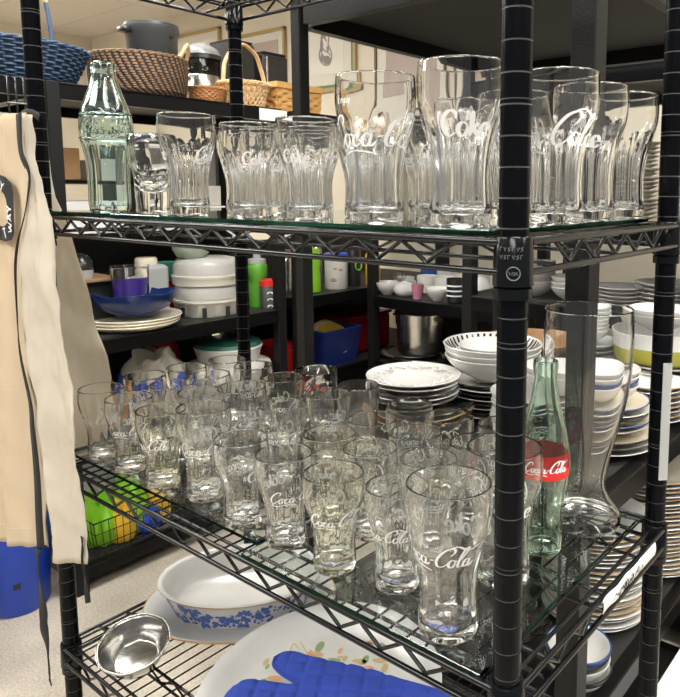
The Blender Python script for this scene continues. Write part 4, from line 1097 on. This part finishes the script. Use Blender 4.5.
P('pitcher_body', G().lathe([(.001, 0), (2.3, 0), (2.5, .2), (2.75, 6.9), (2.8, 7.0), (2.65, 7.0), (2.4, .5), (.001, .4)], 40, close=False), GLASS, t)
P('purple_filling', G().lathe([(.001, .45), (2.3, .5), (2.42, 2.5), (2.5, 5.3), (.001, 5.4)], 40, close=False), mat('purple_liquid', (.10, .045, .50), .15), t)
t = T('juice_jug', 'cloudy plastic jug with a cream lid behind the purple pitcher', 'jug', (-93.5, 40.2, ZP))
P('jug_body', G().cbox(-2.6, 2.6, -2.6, 2.6, 0, 8.6, .5), PLASC, t, smooth=False); P('lid', G().lathe([(1.7, 8.6), (1.75, 9.5), (1.5, 9.8), (.001, 9.8)], 30, close=False), PORC2, t)
CREAMW = mat('cream_plastic', (.68, .65, .56), .35); CREAMC = mat('cloudy_cream_plastic', (.60, .59, .55), .3, trans=.25)
t = T('cake_carrier', 'two-tier white plastic cake carrier with clear dome on the drink shelf', 'food container', (-89, 48.4, ZP))
def crown(i, a, r, z): return (r * (1 - .03 * (abs(math.sin(6 * a)) ** 8 if z < 2.4 else 0)) * math.cos(a), r * (1 - .03 * (abs(math.sin(6 * a)) ** 8 if z < 2.4 else 0)) * math.sin(a), z)
P('lower_tier', G().lathe([(.001, 0), (5.0, 0), (5.3, .4), (5.5, 2.2), (5.75, 2.4), (5.75, 2.8), (.001, 2.9)], 96, crown, close=False), CREAMW, t)
g = G().box(5.3, 5.62, -.3, .35, .2, 1.7)
for k in range(9): P('clip', g, PLBLK, t, 'dark clip', smooth=False).rotation_euler = (0, 0, 2 * PI * k / 9)
P('lower_cover', G().lathe([(5.35, 2.9), (5.3, 4.6), (5.1, 4.9), (.001, 5.0)], 48, close=False), CREAMC, t)
P('upper_tier', G().lathe([(.001, 5.0), (5.2, 5.0), (5.5, 5.2), (5.6, 6.3), (5.75, 6.5), (5.7, 6.8), (.001, 6.85)], 48, close=False), CREAMW, t)
P('dome_cover', G().lathe([(5.4, 6.8), (5.35, 8.4), (4.8, 9.3), (3.5, 9.6), (.001, 9.7)], 48, close=False), CREAMC, t)
t = T('colander', 'grey-green colander leaning on top of the cake carrier', 'colander', (-89.5, 45.0, ZP + 9.3))
g = G().lathe([(.001, 0), (1.6, .1), (2.6, 1.0), (3.0, 2.0), (3.15, 2.05), (2.8, 1.9), (2.4, 1.0), (1.5, .3), (.001, .25)], 40, close=False); g.xf(Matrix.Rotation(-.35, 4, 'X'))
P('colander_body', g, mat('grey_green', (.36, .42, .33), .4), t)
ONE('cup', G().lathe([(.001, 0), (1.7, 0), (2.0, 5.2), (2.05, 5.2), (1.8, 5.1), (1.5, .3), (.001, .3)], 30, close=False), RED, 'red plastic tub beneath the teal one beside the juice jug', 'tub', (-97.5, 46.2, ZP))
ONE('cup', G().lathe([(.001, 0), (2.0, 0), (2.4, 3.0), (2.45, 3.0), (2.2, 2.9), (1.8, .3), (.001, .3)], 30, close=False), TEAL, 'teal plastic tub stacked on the red one', 'tub', (-97.5, 46.2, ZP + 5.25))
# domed jar on wooden board
t = T('chopping_board', 'brown wooden board on a small box near the apron', 'board', (-93.5, 30.0, ZP + 7.0)); P('board', G().cbox(-3.8, 3.8, -3.6, 3.6, 0, .6, .1), WOODB, t, smooth=False)
carton('dark box beneath the wooden board', -94.5, 30.0, ZP, 7, 7.4, 6.95, BOARD)
t = T('domed_jar', 'black domed jar standing on the wooden board', 'jar', (-92.5, 29.3, ZP + 7.62)); P('jar_base', G().lathe([(.001, 0), (1.6, 0), (1.7, 1.2), (.001, 1.3)], 30, close=False), PLASC, t); P('dome', G().lathe([(1.75, 1.2), (1.7, 2.2), (1.1, 3.2), (.3, 3.6), (.001, 3.65)], 30, close=False), PLBLK, t)

def bottle(name, lab, x, y, z, prof, m, cap=None, capm=None, extra=None):
    t = T(name, lab, 'bottle', (x, y, z)); P('bottle_body', G().lathe(prof, 32, close=False), m, t)
    if cap: P('cap', G().lathe(cap, 28, close=False), capm, t)
    return t
bottle('sports_bottle', 'dark green sports bottle with a pale nozzle on the drink shelf', -88, 58.0, ZP, [(.001, 0), (1.7, 0), (1.8, .3), (1.8, 3.5), (1.45, 4.4), (1.8, 5.4), (1.8, 7.4), (1.5, 7.8), (.001, 7.8)], GREEN, [(1.6, 7.8), (1.6, 8.5), (.7, 8.7), (.5, 9.9), (.001, 10)], PLASC)
t = bottle('shaker', 'small clear shaker with a red lid in front of the green sports bottle', -84.9, 57.9, ZP, [(.001, 0), (1.3, 0), (1.4, .2), (1.45, 4.0), (.001, 4.0)], mat('smoky_plastic', (.12, .12, .12), .2), [(1.5, 4.0), (1.55, 4.9), (1.2, 5.2), (.001, 5.2)], RED)
g = G()
for k in range(3): wrap_text(g, [[(0, 0), (.6, .5), (1.2, .45), (1.7, 0)]], .6, 0, 1.0 + k * 1.15, lambda z: 1.44, .2, 0, True, 1.7)
P('white_marks', g, WHITE_INK, t).rotation_euler = (0, 0, 1.1)
bottle('sports_bottle', 'bright lime sports bottle right of the square post', -86.5, 69.8, ZP2, [(.001, 0), (1.5, 0), (1.55, .3), (1.5, 3.6), (1.3, 4.3), (1.55, 5.2), (1.5, 7.2), (.001, 7.3)], LIME, [(1.3, 7.3), (1.3, 8.2), (.001, 8.3)], LIME)
bottle('flask', 'slim steel flask between two square posts on the drink shelf', -88, 64.6, ZP2, [(.001, 0), (1.4, 0), (1.45, .3), (1.4, 6), (1.1, 6.8), (.001, 6.9)], STEEL, [(1.1, 6.9), (1.1, 8.2), (.001, 8.3)], DRED)
bottle('flask', 'white bottle with red cap just left of the steel flask', -88.6, 66.2, ZP2, [(.001, 0), (1.2, 0), (1.25, .3), (1.2, 5.6), (.8, 6.6), (.001, 6.7)], PLASW, [(.8, 6.7), (.8, 7.6), (.001, 7.7)], RED)
t = bottle('travel_mug', 'white travel mug with a blue lid and small printed butterflies', -86, 75.6, ZP2, [(.001, 0), (2.1, 0), (2.25, .3), (2.3, 5.8), (.001, 5.8)], PLASW, [(2.35, 5.7), (2.4, 6.8), (2.2, 7.0), (.001, 7.0)], BLUEP)
g = G()
for (u, z, s_) in ((-.9, 1.9, .45), (.6, 3.9, .35), (-.5, 4.1, .3)): wrap_text(g, [loopo(1, 1, .5, .6), loopo(2.1, 1, .5, .6)], s_, u, z, lambda z: 2.28, .25, 0, True, 3)
P('butterfly_print', g, [WICKD], t, 'small orange and mauve butterflies').rotation_euler = (0, 0, .95)
bottle('flask', 'tall steel flask behind the white travel mug', -90, 74, ZP2, [(.001, 0), (1.2, 0), (1.2, 7.5), (.8, 8.2), (.001, 8.3)], STEEL)
t = bottle('flask', 'black flask with a lime ring beside the travel mug', -86.3, 80.6, ZP2, [(.001, 0), (1.6, 0), (1.6, 7), (1.2, 8), (.001, 8)], PLBLK)
P('ring_print', G().tube([(1.62 * math.cos(.4 * 0) , .0 + .9 * math.cos(b), 4.2 + .9 * math.sin(b)) for b in [2 * PI * k / 20 for k in range(20)]], .14, 6, True), LIME, t, 'lime ring')
bottle('bottle', 'yellow bottle in the far corner of the drink shelf', -84.4, 84.5, ZP2, [(.001, 0), (1.5, 0), (1.55, 6), (1.0, 7), (.001, 7.1)], YEL, [(.9, 7.1), (.9, 8), (.001, 8)], YEL)
# lower shelf of the left row
ZQ = -32.55
t = T('food_tub', 'round white tub with dark green lid on the low shelf below the cake carrier', 'tub', (-88, 51.5, ZQ))
P('tub_body', G().lathe([(.001, 0), (5.8, 0), (6.6, .6), (6.9, 3.4), (7.2, 3.7), (7.0, 4.2), (5.6, 4.6), (.001, 4.6)], 48, close=False), PLASW, t)
P('upper_tub', G().lathe([(5.0, 4.6), (5.6, 6.8), (5.8, 7.2), (5.6, 7.4), (.001, 7.4)], 48, close=False), PLASW, t)
P('lid', G().lathe([(5.6, 7.4), (5.4, 8.0), (3.5, 8.5), (.001, 8.6)], 48, close=False), DTEAL, t)
def bag(lab, loc, sx, sy, sz, m, seed, name='bag', stripe=None):
    random.seed(seed); ph = [random.uniform(0, 6) for _ in range(6)]
    def fn(i, a, r, z):
        k = 1 + .22 * mnoise.noise(Vector((2.2 * math.cos(a) + seed, 2.2 * math.sin(a), z * 3))) + .14 * (.5 - abs(mnoise.noise(Vector((4 * math.cos(a) + seed, 4 * math.sin(a), z * 7))))) + .06 * math.sin(3 * a + ph[0] + z) + .06 * math.sin(7 * a + ph[1] - z * 2) + .04 * math.sin(13 * a + ph[2] + 3 * z)
        return r * k * math.cos(a) * sx, r * k * math.sin(a) * sy, z * sz * (1 + .12 * math.sin(2 * a + ph[3]) + .06 * math.sin(5 * a + ph[4]))
    g = G().lathe([(.001, 0), (.8, 0), (.9, .08), (.97, .2), (1.0, .32), (1.0, .44), (.96, .56), (.9, .66), (.8, .75), (.68, .83), (.6, .88), (.62, .95), (.58, 1.0), (.3, .97), (.001, .9)], 64, fn, close=False)
    t = T(name, lab, 'bag', loc); P('bag_body', g, m, t)
    if stripe:
        g = G().lathe([(1.035, .42), (1.03, .5), (.99, .6)], 48, fn, close=False); g.use(0); P('stripe', g, stripe, t)
bag('crumpled cream bag with a blue stripe on the low left shelf', (-89, 38.4, ZQ), 4.4, 4.6, 8.0, mat('cream_sack', (.5, .47, .4), .8), 4, stripe=BLUEP)
bag('amber net bag beside the cream sack, near the apron', (-88, 29.0, ZQ), 3.2, 3.0, 5.5, WICKD, 6)
bag('red packet between cream sack and white tub', (-99.5, 46.2, ZQ), 2.6, 2.4, 8.4, RED, 7)
t = T('storage_bin', 'dark blue plastic bin holding yellow and white plates on the low shelf', 'bin', (-87.2, 74.3, ZQ))
g = G(); 
def rr4(k, zz, sx=4.2, sy=4.9): return [(x * sx * k, y * sy * k, zz) for x, y in ((-1, -1), (1, -1), (1, 1), (-1, 1))]
vs = rr4(.86, 0) + rr4(1, 6.6) + rr4(1.06, 6.6) + rr4(1.06, 7.1) + rr4(.97, 7.1) + rr4(.83, .3)
fs = [(3, 2, 1, 0)] + [(r * 4 + i, r * 4 + (i + 1) % 4, (r + 1) * 4 + (i + 1) % 4, (r + 1) * 4 + i) for r in range(5) for i in range(4)] + [(20, 21, 22, 23)]
g.add(vs, fs, True); P('bin_body', g, BLUET, t, smooth=False)
for k, (m_, c) in enumerate(((YEL, 'yellow'), (PORC2, 'cream'), (YEL, 'deep yellow'))):
    g = plate_geo(7.5, .8); g.xf(Matrix.Rotation(1.05 - .12 * k, 4, 'Y') @ Matrix.Rotation(.15, 4, 'X'))
    ONE('plate', g, [m_, PORC2], '%s plate leaning inside the dark blue bin' % c, 'plate', (-88.3 + k * .9, 74.8, ZQ + 4.4))
t = T('enamel_pot', 'dark red rectangular enamel pan behind the blue bin', 'pan', (-93, 86.5, ZQ)); P('pan_body', G().cbox(-6, 6, -6.5, 6.5, 0, 7.6, .5), DRED, t, smooth=False); P('rim', G().cbox(-6.3, 6.3, -6.8, 6.8, 7.4, 8.0, .2), DRED, t, smooth=False)
carton('dark books lying on the low shelf left of the blue bin', -89, 63.3, ZQ, 9, 6, 5.4, DRED)
bag('bright red packet on the low shelf between the square posts', (-86, 66.0, ZQ), 1.6, 1.8, 3.6, RED, 8)

# floor level: wire basket with packets
t = T('wire_basket', 'black wire basket of snack bags on the lowest left shelf', 'basket', (-86.8, 31.6, -50.95))
g = G(); bx, by, bh_ = 4.4, 7.4, 5.4
for zz, k in ((0, .9), (1.8, .94), (3.6, .97), (bh_, 1.0)): g.tube([(-bx * k, -by * k, zz), (bx * k, -by * k, zz), (bx * k, by * k, zz), (-bx * k, by * k, zz)], .12 if zz == bh_ else .07, 6, True)
for q in range(15):
    y = -by + 2 * by * q / 14
    for s_ in (1, -1): g.tube([(s_ * bx * .9, y * .9, 0), (s_ * bx, y, bh_)], .06, 5)
for q in range(9):
    x = -bx + 2 * bx * q / 8
    for s_ in (1, -1): g.tube([(x * .9, s_ * by * .9, 0), (x, s_ * by, bh_)], .06, 5)
    g.tube([(x * .9, -by * .9, .05), (x * .9, by * .9, .05)], .05, 5)
P('wire_body', g, PLBLK, t)
for i, (x, y, z, sx, sy, sz, m_, lab) in enumerate((
    (-87.2, 27.4, -50.8, 2.7, 2.3, 7.2, LIME, 'lime green snack bag at the left end of the wire basket'),
    (-87.2, 31.9, -50.8, 2.7, 2.6, 9.2, LIME, 'taller lime green snack bag in the middle of the wire basket'),
    (-84.9, 29.7, -50.8, 1.2, 1.6, 5.6, YEL, 'yellow packet between the two green bags'),
    (-84.7, 33.9, -50.8, 1.1, 1.7, 3.4, BLUEP, 'blue packet low at the front of the wire basket'),
    (-87.0, 36.4, -50.8, 2.5, 1.7, 6.4, YEL, 'orange yellow packet at the right end of the wire basket'),
    (-89.6, 30.2, -50.8, 1.3, 2.2, 6.8, PLASW, 'white packet at the back of the wire basket'))):
    bag(lab, (x, y, z), sx, sy, sz, m_, 20 + i, 'snack_bag')
carton('white carton at the back of the lowest left shelf behind the wire basket', -99.5, 31, -50.9, 10, 12, 13, PAPER)
t = T('recycling_bin', 'bright blue plastic bin on the floor under the apron', 'bin', (-87.3, 15.9, -Z0))
P('bin_body', G().lathe([(.001, 0), (3.6, 0), (3.9, .4), (4.5, 13.5), (4.7, 13.6), (4.7, 14.4), (4.4, 14.2), (3.7, .8), (.001, .7)], 48, close=False), BLUEP, t)
P('rim', G().tube([(4.65 * math.cos(a), 4.65 * math.sin(a), 14.1) for a in [2 * PI * k / 48 for k in range(48)]], .25, 8, True), BLUEP, t)
P('sticker', G().add([(4.1, -.5, 4), (4.1, .3, 4), (4.15, .4, 4.9), (4.15, -.5, 4.8)], [(0, 1, 2, 3)]), PLBLK, t, 'small dark sticker').rotation_euler = (0, 0, -.35)
t = T('storage_tub', 'translucent grey plastic tub on the floor at the left picture edge', 'tub', (-88, 10.0 - 1.9, -Z0))
P('tub_body', G().lathe([(.001, 0), (3.8, 0), (4.0, .4), (4.6, 8.5), (4.9, 8.7), (4.9, 9.4), (4.6, 9.4), (3.9, .8), (.001, .7)], 48, close=False), PLASC, t)
P('tub_rim', G().tube([(4.9 * math.cos(a), 4.9 * math.sin(a), 9.1) for a in [2 * PI * k / 48 for k in range(48)]], .2, 8, True), PLASC, t)
ONE('mop_handle', G().tube([(0, 0, 0), (0, 0, 28)], .35, 12), PLASC, 'pale grey pole standing in the grey floor tub', 'mop', (-86.4, 9.6, -Z0 + .72))

# ================================================================ back-wall unit items
ZR = -19.35
def mug(lab, x, y, z, r, h, m, rz=0, cat='mug', name='mug', stripes=None):
    t = T(name, lab, cat, (x, y, z), rz)
    P('mug_body', G().lathe([(.001, .05), (r * .75, 0), (r * .85, .1), (r, h * .5), (r, h), (r - .12, h), (r - .14, .3), (.001, .25)], 32, close=False), m, t)
    P('handle', G().tube([(r * .95, 0, h * .8), (r + .7, 0, h * .78), (r + .9, 0, h * .5), (r + .6, 0, h * .25), (r * .9, 0, h * .2)], .17, 6), m, t)
    if stripes:
        g = G()
        for k in range(3): g.lathe([(r + .012, h * (.3 + .2 * k)), (r + .012, h * (.36 + .2 * k))], 32, close=False)
        P('stripes', g, stripes, t)
def sbowl(lab, x, y, z, r, h, m, name='bowl', cat='bowl'): ONE(name, bowl_geo(2 * r, h, 32), [m, m], lab, cat, (x, y, z))
sbowl('small white bowl with a grey rim at the left end of the mug shelf', -80.2 + 1, 83.2, ZR, 2.5, 2.6, PORC)
t = T('teapot', 'small white teapot on the mug shelf', 'teapot', (-75.2, 83.8, ZR))
P('pot_body', G().lathe([(.001, 0), (1.3, 0), (2.0, .5), (2.3, 1.5), (1.8, 2.4), (1.0, 2.7), (.001, 2.75)], 32, close=False), PORC, t)
P('spout', G().tube([(-1.9, 0, 1.2), (-2.8, 0, 1.9), (-3.4, 0, 2.7)], [.5, .35, .25], 8), PORC, t); P('handle', G().tube([(1.9, 0, 2.1), (2.9, 0, 2.3), (3.1, 0, 1.4), (2.1, 0, .8)], .2, 6), PORC, t); P('lid_knob', G().lathe([(.9, 2.7), (.6, 2.95), (.25, 3.1), (.3, 3.4), (.001, 3.5)], 20, close=False), PORC, t)
ONE('cup', G().lathe([(.001, 0), (.85, 0), (1.25, 2.7), (1.3, 2.8), (1.1, 2.75), (.75, .3), (.001, .25)], 28, close=False), PINK, 'small pink tapered cup right of the teapot', 'cup', (-71, 82.6, ZR))
sbowl('white footed bowl right of the pink cup', -66.6, 83.2, ZR, 2.4, 2.5, PORC)
mug('black mug with white stripes on the mug shelf', -62.2, 83, ZR, 1.75, 4.6, PLBLK, .2, stripes=WHITE_INK)
ONE('vase', G().lathe([(.001, 0), (1.4, 0), (2.2, 1.2), (2.4, 2.8), (1.8, 4.4), (1.0, 5.2), (1.1, 5.9), (.8, 5.8), (.7, 5.0), (.001, 4.8)], 32, close=False), PORC, 'white rounded vase behind the sky blue cup', 'vase', (-58.4, 85.0, ZR))
ONE('vase', G().lathe([(.001, 0), (1.2, 0), (1.8, 1.2), (1.9, 2.6), (1.2, 4.0), (.8, 4.8), (.9, 5.4), (.6, 5.3), (.5, 4.7), (.001, 4.6)], 32, close=False), PORC, 'slimmer white vase half hidden by the corner post', 'vase', (-53.6, 85.2, ZR))
mug('sky blue small cup in front of the white vase', -58.0, 82.0, ZR, 1.35, 2.2, CYAN, -.6, 'cup', 'cup')
mug('deep blue small cup next to the corner post', -54.4, 82.2, ZR, 1.4, 2.3, BLUEP, .3, 'cup', 'cup')
bk = [(-79.5, 89, 2.0, 3.0, PORC, 'white mug'), (-74.5, 90, 2.1, 3.6, PORC, 'tall white mug'), (-69.2, 89.5, 2.4, 3.8, PORC, 'white sugar bowl'), (-64.8, 90.5, 2.4, 4.8, PORC2, 'cream jug'), (-61.5, 90, 1.9, 5.2, PORC, 'white jug'), (-71.8, 94, 2.6, 4.6, PORC3, 'grey mug'), (-77, 94.5, 2.2, 4.2, BLUEB, 'blue-banded mug'), (-66.8, 95, 2.4, 5.2, PORC3, 'grey jug')]
for i, (x, y, r, h, m_, nm) in enumerate(bk): mug('%s in the %s of the mug shelf, %s' % (nm, 'second rank' if y < 92 else 'rear', ('left of the teapot', 'behind the teapot', 'behind the footed bowl', 'behind the black mug', 'right of the cream jug', 'behind the pink cup', 'above the teapot spout', 'in line with the footed bowl')[i]), x, y, ZR, r, h, m_, .4 * i)
for i, x in enumerate((-80.6, -78.6)): ONE('drinking_glass', G().lathe([(.001, 0), (.9, 0), (1.1, 4.2), (1.0, 4.2), (.8, .3), (.001, .3)], 28, close=False), GLASS, ('left', 'right')[i] + ' of two clear tumblers at the corner end of the mug shelf', 'drinking glass', (x + .6, 87 - i * 1.2, ZR), group='clear tumblers on the mug shelf')
# pots on lower back shelf
ZT = -32.55
ONE('oval_tray', G().lathe([(.001, 0), (5, 0), (6.6, .5), (7.4, 1.0), (7.3, 1.1), (5, .35), (.001, .3)], 48, sx=1.15, sy=.8, close=False), STEEL, 'shiny oval steel tray lying below the stock pot', 'tray', (-74.6, 84.5 + 2.2, ZT))
g = G().lathe([(.001, 0), (4, 0), (5.6, .8), (5.5, .9), (4, .3), (.001, .25)], 48, close=False)
ONE('frying_pan', g, STEELD, 'dark frying pan lying on the oval steel tray', 'pan', (-75.6, 87.2, ZT + .55))
t = T('stock_pot', 'tall stainless steel stock pot on the pans of the far shelf', 'pot', (-74.2, 87.3, ZT + 1.55))
P('pot_body', G().lathe([(.001, 0), (4.3, 0), (4.5, .2), (4.55, 5.4), (4.7, 5.5), (4.7, 5.8), (4.9, 5.9), (4.95, 8.0), (5.15, 8.1), (5.1, 8.25), (4.85, 8.1), (4.4, .5), (.001, .4)], 48, close=False), STEEL, t)
P('handle', G().tube([(4.9, -1.2, 7), (6.2, -1.0, 7.1), (6.2, 1.0, 7.1), (4.9, 1.2, 7)], .2, 6), STEEL, t); P('handle', G().tube([(-4.9, -1.2, 7), (-6.2, -1.0, 7.1), (-6.2, 1.0, 7.1), (-4.9, 1.2, 7)], .2, 6), STEEL, t)

# ================================================================ pictures on the back wall
def picture(lab, x0, x1, z0, z1, fm, mm, art, artp=None, fw=.9, mw=2.2, green=False):
    t = T('framed_picture', lab, 'picture', ((x0 + x1) / 2, NY - .05, (z0 + z1) / 2)); hx, hz = (x1 - x0) / 2, (z1 - z0) / 2
    g = G(); g.cbox(-hx, hx, -1.0, 0, hz - fw, hz, .12); g.cbox(-hx, hx, -1.0, 0, -hz, -hz + fw, .12); g.cbox(-hx, -hx + fw, -1.0, 0, -hz, hz, .12); g.cbox(hx - fw, hx, -1.0, 0, -hz, hz, .12)
    P('frame', g, fm, t, smooth=False)
    P('mount', G().box(-hx + fw, hx - fw, -.5, -.3, -hz + fw, hz - fw), mm, t, smooth=False)
    if green:
        g = G(); e = fw
        for (a, b, c, d) in ((-hx + e, hx - e, hz - e - .8, hz - e), (-hx + e, hx - e, -hz + e, -hz + e + .8), (-hx + e, -hx + e + .8, -hz + e, hz - e), (hx - e - .8, hx - e, -hz + e, hz - e)): g.box(a, b, -.6, -.5, c, d)
        P('green_border', g, MATG, t, smooth=False)
    a = P('artwork', G().box(-hx + fw + mw, hx - fw - mw, -.62, -.5, -hz + fw + mw, hz - fw - mw), art, t, smooth=False)
    if artp: P('drawing', artp, SKETCHM, a)
    return t
# wall plane is y = 112; values below are at that distance
g = G()
def blob(cx, cz, rx, rz, n=16): g.add([(cx + rx * math.cos(2 * PI * k / n), -.63, cz + rz * math.sin(2 * PI * k / n)) for k in range(n)], [tuple(range(n))])
for st_ in ([(-1.2, 4.6), (-1.9, 3.6), (-1.7, 2.0), (-2.3, .4), (-2.6, -1.4), (-1.6, -3.0), (.2, -3.8), (1.6, -3.0), (2.0, -1.2), (1.4, .4), (.8, 1.6), (1.0, 3.2), (.4, 4.5), (-.6, 4.9), (-1.2, 4.6)], [(-1.4, 1.0), (-.4, .0), (.8, -.6), (1.6, -1.4)], [(-1.8, -.8), (-.4, -1.6), (.6, -2.6)], [(-.8, 3.8), (-.2, 3.0), (.3, 2.4)], loopo(.3, -2.2, .9, .8)):
    for L_ in ribbon([st_], .2, 0, True): g.add([(q[0], -.632, q[1]) for ab in L_ for q in ab], [(2 * i, 2 * i + 1, 2 * i + 3, 2 * i + 2) for i in range(len(L_) - 1)])
blob(-.9, 4.1, 1.1, .9); blob(-1.7, 1.6, .6, 2.0); blob(.2, -2.4, 1.5, 1.2); blob(.6, .4, .5, .9); blob(-1.6, -1.6, .7, 1.2)
picture('gilt-framed pencil drawing of a seated figure on the back wall', -136.0, -114.5, 27.4, 48.5, FRAMEG, MATB, SKETCHP, g, fw=.9, mw=3.6, green=True)
picture('gilt-framed landscape left of the pencil drawing', -163, -141.5, 30.5, 46.5, FRAMEG, MATB, PINKART)
picture('wide gilt-framed picture at the far left of the back wall', -196, -171, 34.5, 50.5, FRAMEG, MATB, SKETCHP)
picture('dark-framed faded print right of the pencil drawing', -108, -87, 20.5, 40.5, FRAMEB, MATB, PINKART, fw=.7, mw=3)
picture('second dark-framed print behind the big lettered glass', -84, -66, 21, 37, FRAMEB, MATB, PINKART, fw=.7, mw=2)
